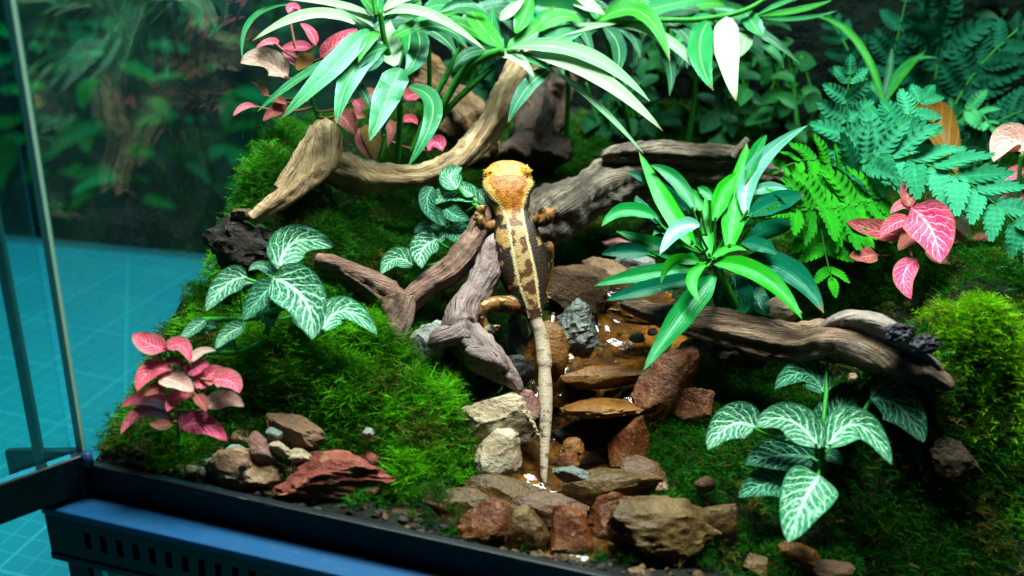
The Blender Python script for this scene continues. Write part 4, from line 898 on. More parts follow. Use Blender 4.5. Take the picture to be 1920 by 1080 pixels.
# white veined plants -----------------------------------------------
c5 = cropper(380, 220, 2.455)
t = empty('nerve_plant', hit(480, 640), 'white veined nerve plant with big leaves on the left moss mound', 'plant')
for st in ([(380,600,.272,6),(455,598,.270,6),(500,590,.269,7),(540,572,.27,6)], [(520,525,.268,6),(515,560,.271,6),(505,600,.275,6),(495,650,.28,6)], [(405,660,.272,5),(440,662,.272,5),(475,650,.274,5),(500,630,.276,5)]): tube('stem', st, M['stem'], t)
batch(t, [
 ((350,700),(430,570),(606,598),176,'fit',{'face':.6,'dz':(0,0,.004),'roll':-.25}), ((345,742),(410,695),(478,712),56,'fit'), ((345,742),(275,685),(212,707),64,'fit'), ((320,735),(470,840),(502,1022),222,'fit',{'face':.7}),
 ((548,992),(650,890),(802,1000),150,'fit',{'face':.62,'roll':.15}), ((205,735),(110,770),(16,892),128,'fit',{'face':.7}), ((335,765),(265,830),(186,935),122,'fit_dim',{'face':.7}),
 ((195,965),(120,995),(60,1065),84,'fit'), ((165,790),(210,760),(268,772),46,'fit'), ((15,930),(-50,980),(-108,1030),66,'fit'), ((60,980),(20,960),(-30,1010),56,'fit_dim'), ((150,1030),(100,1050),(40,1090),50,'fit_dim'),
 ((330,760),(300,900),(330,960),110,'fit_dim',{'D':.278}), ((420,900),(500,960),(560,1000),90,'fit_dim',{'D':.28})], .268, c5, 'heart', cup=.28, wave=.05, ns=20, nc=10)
t = empty('nerve_plant', hit(820, 480), 'small white veined nerve plant in the hollow left of the gecko head', 'plant')
for st in ([(895,385,.318,4),(870,400,.32,4),(830,430,.324,4),(800,480,.33,4)], [(890,385,.318,5),(905,400,.317,5),(888,450,.316,4),(850,480,.32,4)]): tube('stem', st, M['stem'], t)
batch(t, [
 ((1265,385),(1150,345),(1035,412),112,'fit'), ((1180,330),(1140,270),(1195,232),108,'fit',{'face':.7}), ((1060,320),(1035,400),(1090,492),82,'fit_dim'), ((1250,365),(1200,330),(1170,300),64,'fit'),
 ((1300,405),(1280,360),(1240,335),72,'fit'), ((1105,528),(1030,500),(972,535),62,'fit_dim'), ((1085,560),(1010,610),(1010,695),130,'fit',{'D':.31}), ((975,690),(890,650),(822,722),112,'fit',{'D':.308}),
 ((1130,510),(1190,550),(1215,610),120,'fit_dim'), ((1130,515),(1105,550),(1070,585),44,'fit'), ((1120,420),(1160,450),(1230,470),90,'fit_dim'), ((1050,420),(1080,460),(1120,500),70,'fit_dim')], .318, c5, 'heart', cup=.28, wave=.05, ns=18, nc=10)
c5b = cropper(1300, 560, 2.077)
t = empty('nerve_plant', hit(1530, 880), 'white veined nerve plant in the shade under the brown root', 'plant')
for st in ([(1541,840,.258,6),(1540,870,.260,6),(1536,905,.264,6),(1535,940,.268,6)], [(1541,842,.26,4),(1545,780,.268,4),(1550,730,.275,4)], [(1545,850,.262,4),(1600,800,.268,4),(1632,750,.272,4)]): tube('stem', st, M['stem'], t)
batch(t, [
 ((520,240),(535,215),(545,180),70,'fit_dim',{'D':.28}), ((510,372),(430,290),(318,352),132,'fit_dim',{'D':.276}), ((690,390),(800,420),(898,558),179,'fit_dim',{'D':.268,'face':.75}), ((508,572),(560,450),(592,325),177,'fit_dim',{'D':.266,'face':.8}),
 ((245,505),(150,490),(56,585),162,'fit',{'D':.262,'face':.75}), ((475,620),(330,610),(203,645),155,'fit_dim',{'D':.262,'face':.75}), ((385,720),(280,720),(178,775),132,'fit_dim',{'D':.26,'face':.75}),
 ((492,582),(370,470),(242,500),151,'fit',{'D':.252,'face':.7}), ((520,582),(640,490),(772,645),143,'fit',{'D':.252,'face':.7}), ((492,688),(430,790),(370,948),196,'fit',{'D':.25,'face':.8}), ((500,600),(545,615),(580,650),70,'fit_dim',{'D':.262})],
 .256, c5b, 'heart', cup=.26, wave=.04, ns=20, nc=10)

# pink veined plants -------------------------------------------------
c2b = cropper(180, 560, 2.571)
t = empty('nerve_plant', hit(350, 830), 'pink leaved nerve plant in the front corner beside the gravel', 'plant')
for st in ([(338,770,.258,4),(335,800,.262,4),(335,845,.268,4)], [(310,655,.256,3),(320,690,.258,3),(335,760,.262,3)], [(355,700,.256,3),(345,740,.26,3),(338,790,.263,3)]): tube('stem', st, M['stem'], t)
batch(t, [
 ((340,250),(255,215),(178,170),112,'pink',{'face':.7}), ((335,248),(410,225),(455,305),84,'pink'), ((450,312),(505,258),(578,252),50,'pink_pale'), ((360,345),(260,350),(198,445),100,'pink'),
 ((295,378),(390,400),(468,452),102,'pink_pale'), ((430,372),(490,330),(548,318),76,'pink_hot'), ((490,446),(545,370),(628,348),100,'pink'), ((555,395),(640,395),(692,455),112,'pink'),
 ((528,532),(620,485),(714,520),95,'pink_pale',{'face':.7}), ((465,468),(390,475),(343,545),82,'pink'), ((372,540),(250,480),(123,520),88,'pink'), ((375,592),(230,545),(120,652),80,'pink'),
 ((405,640),(500,600),(634,685),124,'pink_hot',{'face':.75}), ((360,420),(300,430),(220,470),70,'pink_dull'), ((480,460),(510,500),(530,545),60,'pink_dull'), ((370,590),(320,610),(260,600),60,'pink_dull',{'D':.264}), ((420,330),(370,300),(330,310),50,'pink_dull')],
 .252, c2b, 'ovate', cup=.3, wave=.06, ns=18, nc=8)
c8 = cropper(1480, 200, 2.4545)
t = empty('nerve_plant', hit(1760, 540), 'pink veined nerve plant under the broad fern frond', 'plant')
for st in ([(1715,395,.315,4),(1720,440,.32,4),(1730,520,.335,4)], [(1720,430,.32,3),(1705,450,.322,3),(1690,475,.325,3)]): tube('stem', st, M['stem'], t)
batch(t, [
 ((560,465),(650,560),(695,718),205,'pink_hot',{'face':.75,'D':.297}), ((592,488),(530,452),(465,492),66,'pink'), ((645,492),(700,470),(755,502),56,'pink'), ((565,602),(400,570),(262,530),112,'pink_dull'),
 ((555,470),(540,400),(530,335),64,'pink_dull'), ((590,700),(525,780),(560,885),98,'pink_hot',{'D':.294}), ((405,680),(340,690),(275,690),98,'pink_dull',{'D':.303}), ((690,600),(760,600),(830,570),80,'pink_dull',{'D':.303}), ((600,560),(560,600),(500,660),90,'pink_dull',{'D':.303}), ((640,640),(700,690),(780,700),100,'pink_dull',{'D':.303}), ((700,520),(770,530),(820,600),90,'pink_pale',{'D':.303}), ((560,520),(480,540),(420,600),80,'pink',{'D':.303})], .304, c8, 'ovate', cup=.3, wave=.05)
t = empty('nerve_plant', hit(1900, 520), 'pale and deep pink nerve plant at the right end of the fern frond', 'plant')
tube('stem', [(1915,290,.31,4),(1905,400,.315,4),(1900,530,.325,4)], M['stem'], t)
batch(t, [((1085,215),(1010,150),(940,255),150,'pink_pale',{'face':.7}), ((1090,300),(1040,310),(975,352),76,'pink_hot'), ((925,645),(885,615),(838,645),76,'pink_dull'), ((1045,690),(970,740),(905,805),112,'pink_hot',{'D':.31}),
 ((1050,765),(1030,850),(1040,935),124,'pink_hot',{'D':.308}), ((900,745),(865,735),(825,748),50,'pink_dull'), ((1085,420),(1030,420),(960,440),70,'pink_pale')], .318, c8, 'ovate', cup=.3, wave=.05)
c2 = cropper(420, 0, 3.0)
t = empty('nerve_plant', hit(600, 270), 'pink and salmon nerve plant behind the drooping palm leaves', 'plant')
tube('stem', [(560,110,.325,4),(575,160,.33,4),(600,230,.335,4),(620,290,.34,4)], M['stem'], t)
batch(t, [((355,445),(240,350),(92,355),160,'pink_pale',{'face':.7}), ((500,272),(410,262),(322,272),70,'pink_hot'), ((405,375),(375,320),(328,292),62,'pink_hot'), ((515,262),(485,180),(428,132),62,'pink'),
 ((545,335),(630,250),(750,160),104,'pink',{'face':.7}), ((360,75),(390,40),(430,60),60,'pink_hot'), ((500,300),(450,350),(410,395),84,'brownleaf'), ((190,600),(120,600),(52,652),46,'pink'), ((245,545),(205,500),(150,460),56,'pink_dull'),
 ((260,560),(300,560),(350,590),70,'pink_dull'), ((360,620),(300,620),(220,680),80,'pink_dull'), ((300,250),(260,240),(180,270),60,'pink'), ((640,640),(690,680),(740,760),120,'pink_dull'), ((730,560),(760,600),(730,640),70,'pink')], .325, c2, 'ovate', cup=.3, wave=.05)
t = empty('nerve_plant', hit(720, 300), 'dim red nerve plant among the palm stems', 'plant')
tube('stem', [(735,170,.35,4),(730,230,.352,4),(715,300,.355,4)], M['stem'], t)
batch(t, [((1020,565),(1070,530),(1150,530),90,'pink'), ((770,560),(830,540),(850,620),90,'pink_dull'), ((1230,850),(1190,800),(1150,850),96,'pink_hot',{'D':.342}), ((800,700),(830,780),(850,900),110,'brownleaf'), ((760,720),(780,820),(830,900),70,'pink_dull'),
 ((900,690),(940,720),(920,830),60,'pink_dull'), ((1010,690),(1050,670),(1090,700),60,'pink'), ((660,680),(720,650),(800,660),80,'pink_dull')], .345, c2, 'ovate', cup=.3, wave=.05)

# ferns --------------------------------------------------------------
def pinna_mesh():
    V = []; UVs = []; nl = 7; rows = []
    t = 0.0
    for k in range(nl):                      # each lobe: notch, shoulder, forward pointing tip
        for fr, wf, fw in ((0.0, .64, 0.0), (.40, .92, .035), (.80, 1.0, .085)):
            tt = (k+fr)/nl; base = (math.sin(math.pi*(tt*0.88+0.12)**0.8))**0.65; rows.append((tt, .21*base*wf, fw))
    rows.append((1.0, .012, .03))
    for tt, hw, fw in rows:
        for u in (-1, -.5, 0, .5, 1):
            V.append((u*hw, tt+fw*abs(u)**2, -0.12*tt*tt+0.05*abs(u)-(.03*math.sin(tt*9)*abs(u)))); UVs.append(((u+1)/2, tt))
    f = [(i*5+j, i*5+j+1, (i+1)*5+j+1, (i+1)*5+j) for i in range(len(rows)-1) for j in range(4)]
    return V, f, UVs
PV, PF, PUV = pinna_mesh()
PIN = {}
def frond(parent, pts, mat, n, lmax, ang=62, prof=(0.75, 1.0, 0.35), up=0.25, wscale=1.4, nm='frond'):
    """pts: (px, py, depth) base to tip; lmax longest leaflet in px"""
    Q = catmull([(*W(a_, b_, d_), d_) for a_, b_, d_ in pts], 60)
    rach = tube(nm, [(a_, b_, d_, 3.2*(1-0.6*i/(len(pts)-1))) for i, (a_, b_, d_) in enumerate(pts)], M['stem'], parent, 6, 30)
    off = np.array(parent.location)
    key = mat
    if key not in PIN:
        me = bpy.data.meshes.new('leaflet'); me.from_pydata(PV, [], PF); ul = me.uv_layers.new(name='UVMap')
        for lp in me.loops: ul.data[lp.index].uv = PUV[lp.vertex_index]
        me.polygons.foreach_set('use_smooth', [True]*len(me.polygons)); me.materials.append(M[mat]); PIN[key] = me
    def put(p, dirv, nrm, ln):
        o = bpy.data.objects.new('leaflet', PIN[key]); COL.objects.link(o); o.parent = rach
        y = dirv.normalized(); x = y.cross(nrm).normalized(); z = x.cross(y)
        mm = Matrix((x*ln*wscale, y*ln, z*ln)).transposed().to_4x4(); mm.translation = Vector(p)-Vector(off)
        o.matrix_local = mm
    for k in range(n):
        t = (k+0.6)/(n+0.3); i = min(int(t*59), 58); p = Vector(Q[i, :3]); tg = Vector(Q[i+1, :3]-Q[i, :3]).normalized(); d = Q[i, 3]
        nh = ((C-p).normalized()*0.6+Vector((0, 0, 1))*0.4).normalized(); sd = tg.cross(nh).normalized(); nr_ = sd.cross(tg)
        pr = prof[0]*(1-2*t)+prof[1]*2*t if t < .5 else prof[1]*(2-2*t)+prof[2]*(2*t-1)
        for sg in (-1, 1):
            an = math.radians(ang+random.uniform(-6, 6)-18*t)
            dv = tg*math.cos(an)+sd*sg*math.sin(an)+nr_*random.uniform(-.28, .22)+nr_*up*0.3
            put(p, dv, nr_+sd*random.uniform(-.45, .45)+tg*random.uniform(-.3, .3), lmax*pr*d/FPX*random.uniform(1.0, 1.2))
    p = Vector(Q[57, :3]); tg = Vector(Q[59, :3]-Q[55, :3]); put(p, tg, ((C-p).normalized()*0.6+Vector((0, 0, 1))*0.4), lmax*prof[2]*1.2*Q[59, 3]/FPX)
t = empty('fern', hit(1600, 430), 'large pale green fern with toothed leaflets beside the dark rosette', 'fern')
frond(t, [(1600,400,.345),(1597,300,.35),(1588,215,.352),(1593,135,.35)], 'fern_pale', 7, 70, prof=(.8,1,.45))
frond(t, [(1600,330,.335),(1640,296,.325),(1710,301,.315),(1806,338,.302),(1887,402,.292),(1945,460,.285)], 'fern_pale', 11, 84, ang=60, prof=(.8,1.0,.6), wscale=1.2)
frond(t, [(1655,372,.325),(1600,386,.318),(1545,392,.312),(1480,396,.306)], 'fern_lime', 8, 94, ang=76, prof=(.85,1.05,.6), wscale=1.15)
frond(t, [(1610,350,.335),(1650,285,.335),(1690,232,.338),(1735,178,.342)], 'fern_pale', 7, 76, prof=(.8,1,.4))
frond(t, [(1560,330,.33),(1540,400,.318),(1545,460,.31),(1560,525,.302)], 'fern_lime', 5, 66, prof=(.8,1,.5), wscale=1.2)
frond(t, [(1600,340,.338),(1560,310,.335),(1510,300,.33),(1455,320,.325)], 'fern_lime', 6, 52, ang=70)
t = empty('fern', hit(1760, 300), 'tall dim fern standing against the back of the tank', 'fern')
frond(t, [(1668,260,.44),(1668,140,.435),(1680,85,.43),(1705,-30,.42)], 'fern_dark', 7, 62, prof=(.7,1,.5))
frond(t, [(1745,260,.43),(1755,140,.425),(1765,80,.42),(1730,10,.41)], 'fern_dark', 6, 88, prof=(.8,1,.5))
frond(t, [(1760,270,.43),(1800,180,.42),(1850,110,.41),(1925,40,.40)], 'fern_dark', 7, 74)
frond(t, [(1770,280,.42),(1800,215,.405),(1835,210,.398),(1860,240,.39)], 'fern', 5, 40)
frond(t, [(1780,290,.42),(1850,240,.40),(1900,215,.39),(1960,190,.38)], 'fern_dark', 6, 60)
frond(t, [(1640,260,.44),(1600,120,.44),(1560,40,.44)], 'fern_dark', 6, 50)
bl = leaf(None, (1795,330), (1745,215), (1735,262), 62, .35, M['brownleaf'], 'ovate', cup=.5, name='withered_leaf'); tag(bl, 'curled orange brown withered leaf among the fern fronds', 'leaf')

# dim leafy plants at the back ---------------------------------------
def bush(label, px, py, D, n, spread, lw, mat, seed, kind='ovate', hgt=1.0):
    rr = random.Random(seed); p0 = hit(px, py)
    t = empty('leafy_plant', p0, label, 'plant', 'dim plants along the back of the tank')
    for k in range(n):
        bx = px+rr.gauss(0, spread*.35); by = py-rr.random()*spread*1.6*hgt; an = rr.uniform(0, 6.28); ln = lw*rr.uniform(1.1, 1.9)
        tx, ty = bx+math.cos(an)*ln, by+math.sin(an)*ln*.8; mx, my = (bx+tx)/2, (by+ty)/2-ln*.15
        leaf(t, (bx, by), (mx, my), (tx, ty), lw*rr.uniform(.7, 1.2), D+rr.uniform(-.03, .02), M[mat], kind, cup=.25, roll=rr.uniform(-.5, .5), wave=.04, ns=8, nc=4, face=rr.uniform(.3, .9))
    for k in range(4):
        ex = px+rr.gauss(0, spread*.4); tube('stem', [(px+rr.gauss(0, 10), py+10, D, 4), ((px+ex)/2+rr.gauss(0, 15), py-spread*.6*hgt, D, 3), (ex, py-spread*1.5*hgt, D-.01, 2)], M['stem'], t, 6, 14)
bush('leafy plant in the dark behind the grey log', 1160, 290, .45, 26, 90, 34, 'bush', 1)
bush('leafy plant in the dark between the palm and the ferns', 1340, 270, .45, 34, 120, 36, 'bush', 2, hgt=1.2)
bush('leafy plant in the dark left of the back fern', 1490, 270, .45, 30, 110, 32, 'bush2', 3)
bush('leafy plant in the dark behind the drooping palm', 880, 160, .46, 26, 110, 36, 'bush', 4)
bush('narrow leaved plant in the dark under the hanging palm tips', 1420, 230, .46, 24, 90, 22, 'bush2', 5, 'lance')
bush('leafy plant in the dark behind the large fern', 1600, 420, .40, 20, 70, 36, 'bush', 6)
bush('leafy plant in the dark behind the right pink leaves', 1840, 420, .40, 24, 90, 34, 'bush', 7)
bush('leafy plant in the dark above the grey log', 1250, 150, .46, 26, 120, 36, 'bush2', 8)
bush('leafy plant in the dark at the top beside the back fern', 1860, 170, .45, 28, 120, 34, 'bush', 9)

# blurred house plants beyond the table, added for the reflection in the side glass
def houseplant(x, y, z, n, spread, ln, seed, label, mat='house'):
    rr = random.Random(seed); t = empty('house_plant', (x, y, z), label, 'plant')
    V, fcs, UVs = [], [], []
    me = None
    def mk(p, d, nrm, l_, w_):
        V, UVs = [], []; d = d.normalized(); sd = d.cross(nrm).normalized(); nn = sd.cross(d)
        for i in range(9):
            tt = i/8; c_ = p+d*(l_*tt)-Vector((0, 0, 1))*(l_*.35*tt*tt)
            for u in (-1, 0, 1): V.append((c_+sd*(u*w_*.5*max(.03, shp('ovate', tt)))+nn*(abs(u)*w_*.12))[:]); UVs.append(((u+1)/2, tt))
        mobj('leaf', V, [(i*3+j, i*3+j+1, i*3+j+4, i*3+j+3) for i in range(8) for j in range(2)], M[mat], t, uv=UVs)
    for k in range(n):
        p = Vector((x+rr.gauss(0, spread), y+rr.gauss(0, spread*.6), z+.10+rr.random()*spread*3.2)); an = rr.uniform(0, 6.28)
        mk(p, Vector((math.cos(an), math.sin(an)-.3, rr.uniform(-.2, .6))), Vector((rr.gauss(0, .3), -.4, 1)), ln*rr.uniform(.7, 1.3), ln*rr.uniform(.3, .5))
    for k in range(5):
        a_ = Vector((x+rr.gauss(0, .02), y, z)); b_ = Vector((x+rr.gauss(0, spread), y+rr.gauss(0, spread*.4), z+spread*2.8)); V = []
        for i in range(7):
            c_ = a_.lerp(b_, i/6)
            for j in range(6): V.append((c_+Vector((math.cos(j*1.047), math.sin(j*1.047), 0))*.004)[:])
        mobj('stem', V, [(i*6+j, i*6+(j+1) % 6, (i+1)*6+(j+1) % 6, (i+1)*6+j) for i in range(6) for j in range(6)], M['stem'], t)
M['house'] = mat_simple_leaf('house_plant_leaf', (0.004, 0.20, 0.08), (0.06, 0.55, 0.05), .45, 6)
houseplant(-1.02, 1.05, -.25, 110, .16, .075, 1, 'added blurred bushy green plant standing for mirrored foliage beyond the table edge behind the open door')
houseplant(-.70, 1.15, -.28, 100, .17, .07, 2, 'added blurred bushy green plant standing for mirrored foliage beyond the table edge seen through the side glass')
# ------------------------------------------------------------------ gecko
def build_gecko():
    # (px, py, depth, half width px, height ratio, crest half width px)
    SPN = [(953,305,.3225,20,.7,14),(953,311,.322,34,.52,28),(953,322,.3205,41,.46,36),(953,336,.3185,46,.42,42),(953,350,.317,48.5,.40,45),(955,365,.316,42,.46,34),(958,381,.316,37,.54,23.5),
           (960,398,.316,33,.64,18),(964,415,.3155,36,.74,15.5),(968,440,.3145,44,.78,15.5),(973,470,.3135,49,.76,16.5),(979,500,.3125,48,.76,17.5),(986,530,.3115,42,.78,17),
           (992,556,.3105,33,.82,14.5),(998,578,.3095,23,.9,12),(1003,598,.3085,14,.95,12),(1011,618,.3075,13,1,11),(1017,645,.306,14.2,.95,12),(1021,680,.3028,14.6,.95,12),(1021,694,.3018,12.0,.95,12),(1022,722,.2995,13.8,.95,11),
           (1023,760,.296,13.3,.95,10),(1022,800,.2925,12.0,.95,9),(1021,840,.289,9.9,.95,8),(1020,872,.286,8.2,.95,6),(1020,895,.284,6.5,.95,5),(1023,908,.283,3.0,.9,3)]
    P = np.array([(*W(a_, b_, d_), h_*d_/FPX, q_, c_*d_/FPX) for a_, b_, d_, h_, q_, c_ in SPN])
    NS, NR = 150, 28
    Q = catmull(P, NS); ctr = Q[:, :3]; T = np.gradient(ctr, axis=0); T /= np.linalg.norm(T, axis=1)[:, None]
    Nf = np.zeros((NS, 3)); Sf = np.zeros((NS, 3))
    for i in range(NS):
        nh = (C-Vector(ctr[i])).normalized()*0.55+Vector((0, 0, 1))*0.45; t = Vector(T[i])
        s_ = t.cross(nh).normalized(); n_ = s_.cross(t).normalized(); Nf[i] = n_; Sf[i] = s_
    bm_v, bm_f = [], []
    def add(V, Fc):
        b = len(bm_v); bm_v.extend(V); bm_f.extend([tuple(i+b for i in f) for f in Fc])
    V = []
    for i in range(NS):
        for j in range(NR):
            an = 2*math.pi*j/NR; ca, sa = math.cos(an), math.sin(an)
            # back is ridged: flatter between the crests, belly rounder
            up = Q[i, 3]*Q[i, 4]*(0.82 if sa > 0 else 1.0)
            ex = abs(ca)**0.85*(1 if ca > 0 else -1)
            V.append(ctr[i]+Sf[i]*(Q[i, 3]*ex)+Nf[i]*(up*sa*(1.0 if sa < 0 else 1.0)))
    Fc = [(i*NR+j, i*NR+(j+1) % NR, (i+1)*NR+(j+1) % NR, (i+1)*NR+j) for i in range(NS-1) for j in range(NR)]
    Fc += [tuple(range(NR))[::-1], tuple(range((NS-1)*NR, NS*NR))]
    add(V, Fc)
    limbsegs = []
    def limb(pts, ns=22, nr=12):
        L = np.array([(*W(a_, b_, d_), .84*r_*d_/FPX) for a_, b_, d_, r_ in pts]); q = catmull(L, ns); c_ = q[:, :3]; t_ = np.gradient(c_, axis=0)
        V = []; e1 = None
        for i in range(ns):
            t = Vector(t_[i]).normalized(); e1 = t.orthogonal().normalized() if e1 is None else (e1-t*e1.dot(t)).normalized(); e2 = t.cross(e1)
            for j in range(nr):
                an = 2*math.pi*j/nr; V.append(np.array(Vector(c_[i])+(e1*math.cos(an)+e2*math.sin(an))*q[i, 3]))
        f = [(i*nr+j, i*nr+(j+1) % nr, (i+1)*nr+(j+1) % nr, (i+1)*nr+j) for i in range(ns-1) for j in range(nr)]
        f += [tuple(range(nr))[::-1], tuple(range((ns-1)*nr, ns*nr))]
        add(V, f); limbsegs.append(q)
    def ball(px, py, d, r):
        v0, f0 = ICO[3]; c_ = np.array(W(px, py, d)); r = r*d/FPX; add(list(v0*r+c_), f0); limbsegs.append(np.array([[*c_, r]]))
    # brow tufts over the eyes, snout
    eyes0 = len(limbsegs)
    ball(918, 327, .3185, 12); ball(985, 323, .3185, 12)
    limbs_start = len(limbsegs)
    # front right arm gripping the grey log
    limb([(985,425,.318,15),(1004,415,.315,14),(1022,412,.311,15),(1030,402,.310,13),(1022,396,.311,11),(1012,398,.313,8)])
    for tx, ty in ((1041,392),(1040,404),(1034,417),(1022,424),(1012,420)): limb([(1024,404,.311,6),((1024+tx)/2,(404+ty)/2,.309,4),(tx,ty,.310,4.8)], 8, 8)
    # front left arm gripping the red brown branch
    limb([(946,420,.318,15),(925,422,.316,13),(908,425,.313,12),(902,415,.312,11),(905,402,.313,9)])
    for tx, ty in ((893,388),(902,384),(912,384),(889,400),(887,412)): limb([(904,406,.313,6),((904+tx)/2,(406+ty)/2,.311,4),(tx,ty,.311,4.6)], 8, 8)
    # hind left leg folded out over the purplish stub
    limb([(985,572,.312,22),(955,572,.308,21),(928,570,.304,18),(910,576,.301,14),(904,592,.300,11),(908,606,.300,9),(918,614,.300,8)])
    for tx, ty in ((902,622),(912,627),(924,628),(934,622),(938,612)): limb([(917,612,.300,5.5),((917+tx)/2,(612+ty)/2,.298,4),(tx,ty,.298,4.6)], 8, 8)
    # hind right leg drawn up along the flank
    limb([(1000,556,.314,18),(1016,522,.316,16),(1025,488,.316,14),(1028,460,.315,13),(1030,480,.318,11),(1026,520,.319,11),(1020,552,.318,9)])
    for tx, ty in ((1010,568),(1018,572),(1027,568),(1032,560),(1034,550)): limb([(1021,552,.317,5.5),((1021+tx)/2,(552+ty)/2,.315,4),(tx,ty,.315,4.4)], 8, 8)
    me = bpy.data.meshes.new('tmp'); me.from_pydata([tuple(v) for v in bm_v], [], bm_f)
    o = bpy.data.objects.new('tmp', me); COL.objects.link(o)
    md = o.modifiers.new('r', 'REMESH'); md.mode = 'VOXEL'; md.voxel_size = 0.00042
    ms = o.modifiers.new('s', 'SMOOTH'); ms.iterations = 4; ms.factor = .5
    dg = bpy.context.evaluated_depsgraph_get(); ev = o.evaluated_get(dg); m2 = bpy.data.meshes.new_from_object(ev)
    nv = len(m2.vertices); co = np.zeros(nv*3, np.float32); m2.vertices.foreach_get('co', co); co = co.reshape(-1, 3).astype(float)
    faces = [tuple(p.vertices) for p in m2.polygons]
    bpy.data.objects.remove(o)
    # pattern in body coordinates
    idx = np.zeros(nv, int); dmin = np.full(nv, 1e9)
    for i in range(NS):
        d_ = ((co-ctr[i])**2).sum(1); k = d_ < dmin; idx[k] = i; dmin[k] = d_[k]
    rel = co-ctr[idx]; lat = (rel*Sf[idx]).sum(1); ver = (rel*Nf[idx]).sum(1)
    tpar = idx/(NS-1); seg = tpar*(len(SPN)-1)
    bodyn = np.sqrt((lat/Q[idx, 3])**2+(ver/(Q[idx, 3]*Q[idx, 4]))**2)
    limbd = np.full(nv, 9.0)
    for q in limbsegs[limbs_start:]:
        for r_ in q: limbd = np.minimum(limbd, np.linalg.norm(co-r_[:3], axis=1)/r_[3])
    eyed = np.full(nv, 9.0)
    for q in limbsegs[eyes0:limbs_start]:
        for r_ in q: eyed = np.minimum(eyed, np.linalg.norm(co-r_[:3], axis=1)/r_[3])
    isl = (limbd < 1.25) & (bodyn > 1.06)
    n1 = np.array([nz(p, 290, 3) for p in co]); n2 = np.array([nz(p, 460, 7) for p in co]); n3 = np.array([nz(p, 1300, 9) for p in co]); n4 = np.array([nz(p, 120, 17) for p in co])
    cw = Q[idx, 5]; a_ = np.abs(lat)/cw; a_ = a_*(1+.10*n2+.05*n3)
    top = ver > -0.15*Q[idx, 3]
    def lerp(c1, c2, k): k = np.clip(k, 0, 1)[:, None]; return np.array(c1)[None]*(1-k)+np.array(c2)[None]*k
    cream, tan_, org, dk = (.66, .50, .25), (.50, .33, .12), (.50, .20, .015), (.022, .014, .010)
    # dorsal band: cream saddle mid-back, orange brown blotches
    blot = np.clip((n1*1.3+n2*.9+n3*.35+.08+0.28*np.cos((seg-8.6)*1.9)+.05)*3.2, 0, 1)
    dors = lerp((.44, .31, .14), (.10, .038, .008), blot)
    hd = np.clip((9.0-seg)/2.5, 0, 1); dors = dors*(1-hd[:, None])+lerp((.54, .30, .07), (.30, .10, .008), blot)*hd[:, None]
    dors = np.where((np.abs(a_-1.0) < .18)[:, None], np.array((.66, .56, .34))[None], dors)
    # flanks
    fl = np.clip((n4*1.1+n1*.9-.38+(a_ > 2.1)*.36)*6, 0, 1)
    flank = lerp(dk, (.42, .26, .09), fl)*(1+.5*n3[:, None])
    body = np.where((a_ < 1.12)[:, None] & top[:, None], dors, flank)
    # head
    tri = (a_+n2*.12 < .80) & (seg > 3.3+.25*n1) & (seg < 7.6)
    headc = lerp((.42, .17, .012), (.58, .32, .06), np.clip(.5+n2*1.8+n3*.6, 0, 1))
    trc = lerp((.46, .17, .006), (.24, .06, .003), np.clip(.35+n2*1.8+n3*1.1, 0, 1))
    headc = np.where(tri[:, None], trc, headc)
    headc = np.where((((seg > 3.12+.2*n1) & (seg < 3.34+.2*n1)) & (a_ < .85))[:, None], np.array((.28, .09, .006))[None], headc)
    bord = (a_ > .80) & (seg > 3.2); headc = np.where(bord[:, None], lerp((.54, .30, .06), (.66, .44, .14), np.clip(.5+n2*1.5, 0, 1)), headc)
    headc = np.where((eyed < 1.25)[:, None], lerp((.62, .24, .010), (.70, .36, .03), .5+n2), headc)
    headc = np.where((~top & (a_ > .6))[:, None], np.array((.10, .055, .02))[None], headc)
    body = np.where((seg < 6.8)[:, None], np.where((a_ < 1.16+np.clip(4.6-seg, 0, 1))[:, None], headc, flank), body)
    # tail
    band = np.clip((np.cos(seg*7.5)*.35+n1*.8+n2*.4-.2)*2.2, 0, 1)
    tailc = lerp((.36, .30, .23), (.17, .125, .085), band)
    speck = (n2+n3*.5 > .42) & (seg > 21); tailc = np.where(speck[:, None], np.array((.09, .045, .03))[None], tailc)
    tk = np.clip((seg-14.8)/.5, 0, 1)[:, None]; body = body*(1-tk)+tailc*tk
    ringd = ((seg > 14.2) & (seg < 15.1)) & (n1 > -.2); body = np.where(ringd[:, None], np.array((.05, .03, .015))[None], body)
    lm = np.clip((n1*1.2+n2*.9+.1)*3, 0, 1); limbc = lerp((.24, .10, .014), (.022, .014, .007), np.clip(lm*1.2+.1, 0, 1)); limbc = np.where((n2 > .36)[:, None], np.array((.42, .28, .11))[None], limbc)
    col = np.where(isl[:, None], limbc, body); col = np.clip(col*np.array((.74, .68, .62))[None], 0, 1)
    n = N('gecko_skin'); at = n.n('Attribute', attribute_name='Col'); ob = n.coord('Object')
    vo = n.n('TexVoronoi'); n.inp(vo, 'Vector', ob); vo.inputs['Scale'].default_value = 1500
    sc = vo.outputs['Distance']
    cc = n.mix(n.mapr(sc, 0.4, 0.8, 0.0, 0.25), at.outputs[0], (0.05, 0.025, 0.01))
    h = n.math('ADD', n.math('MULTIPLY', sc, -1.0), n.math('MULTIPLY', n.noise(ob, 350, 3), 1.5))
    M['gecko'] = n.done(n.pbr(cc, 0.5, 0.25, n.bump(h, 0.45, 0.0003), **{'Subsurface Weight': 0.0}))
    n = N('gecko_spines'); M['spine'] = n.done(n.pbr((.52, .38, .17), 0.5, 0.4))
    n = N('gecko_spines_orange'); M['spine_o'] = n.done(n.pbr((.48, .24, .03), 0.5, 0.4))
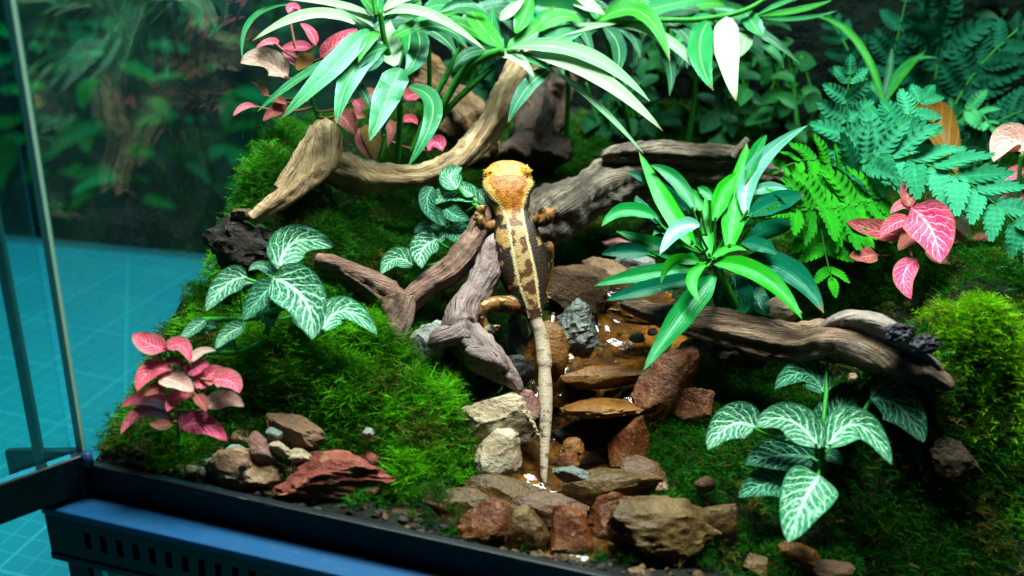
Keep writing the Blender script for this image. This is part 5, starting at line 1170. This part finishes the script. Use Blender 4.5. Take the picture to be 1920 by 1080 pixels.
    root = empty('gecko', ctr[90], 'crested gecko with orange head and dark blotched body climbing the driftwood', 'gecko')
    mobj('body', co, faces, M['gecko'], root, col=col)
    # soft spines along both crests, from the brow over the neck to the hips
    def spines(name, pos, dirs, ln, rad, mat):
        V, Fs = [], []
        for p, d_, l_ in zip(pos, dirs, ln):
            p = Vector(p); d_ = Vector(d_).normalized(); e1 = d_.orthogonal().normalized(); e2 = d_.cross(e1); b = len(V)
            for j in range(5):
                an = j*2*math.pi/5; V.append((p-d_*l_*.35+(e1*math.cos(an)+e2*math.sin(an))*rad)[:])
            V.append((p+d_*l_)[:]); Fs += [(b+j, b+(j+1) % 5, b+5) for j in range(5)]
        return tag(mobj(name, V, Fs, mat, root), kind='stuff')
    def surf(i, l_):
        hw = Q[i, 3]; k = max(0.0, 1-min(1, abs(l_)/hw)**(2/0.9)); return ctr[i]+Sf[i]*l_+Nf[i]*(hw*Q[i, 4]*.82*math.sqrt(k)*.96)
    for sg in (-1, 1):
        pos, dr, ln = [], [], []
        i0 = int(3.0/26*(NS-1)); i1 = int(15.0/26*(NS-1)); acc = 0; prev = None
        for f_ in np.linspace(i0, i1, 400):
            i = int(f_); p = surf(i, sg*Q[i, 5])
            if prev is None or np.linalg.norm(p-prev) > .0008:
                prev = p; head = i < int(6.3/26*(NS-1))
                pos.append(p); dr.append(Sf[i]*sg*(1.0 if head else .75)+Nf[i]*(.35 if head else .8)+np.array(rng.normal(0, .12, 3))); ln.append(.0012 if head else .0007)
        spines('crest', pos, dr, ln, .00034, M['spine'])
    pos, dr, ln = [], [], []
    for (ex, ey, ed, er) in ((918,327,.3185,12), (985,323,.3185,12)):
        c_ = W(ex, ey, ed); r_ = er*ed/FPX
        for k in range(46):
            d_ = Vector(rng.normal(size=3)); d_.normalize()
            if d_.dot(Vector(Nf[12])) < -.1: continue
            pos.append(c_+d_*r_*.96); dr.append(d_); ln.append(.0011)
    spines('brow_fringe', pos, dr, ln, .0004, M['spine_o'])
build_gecko()
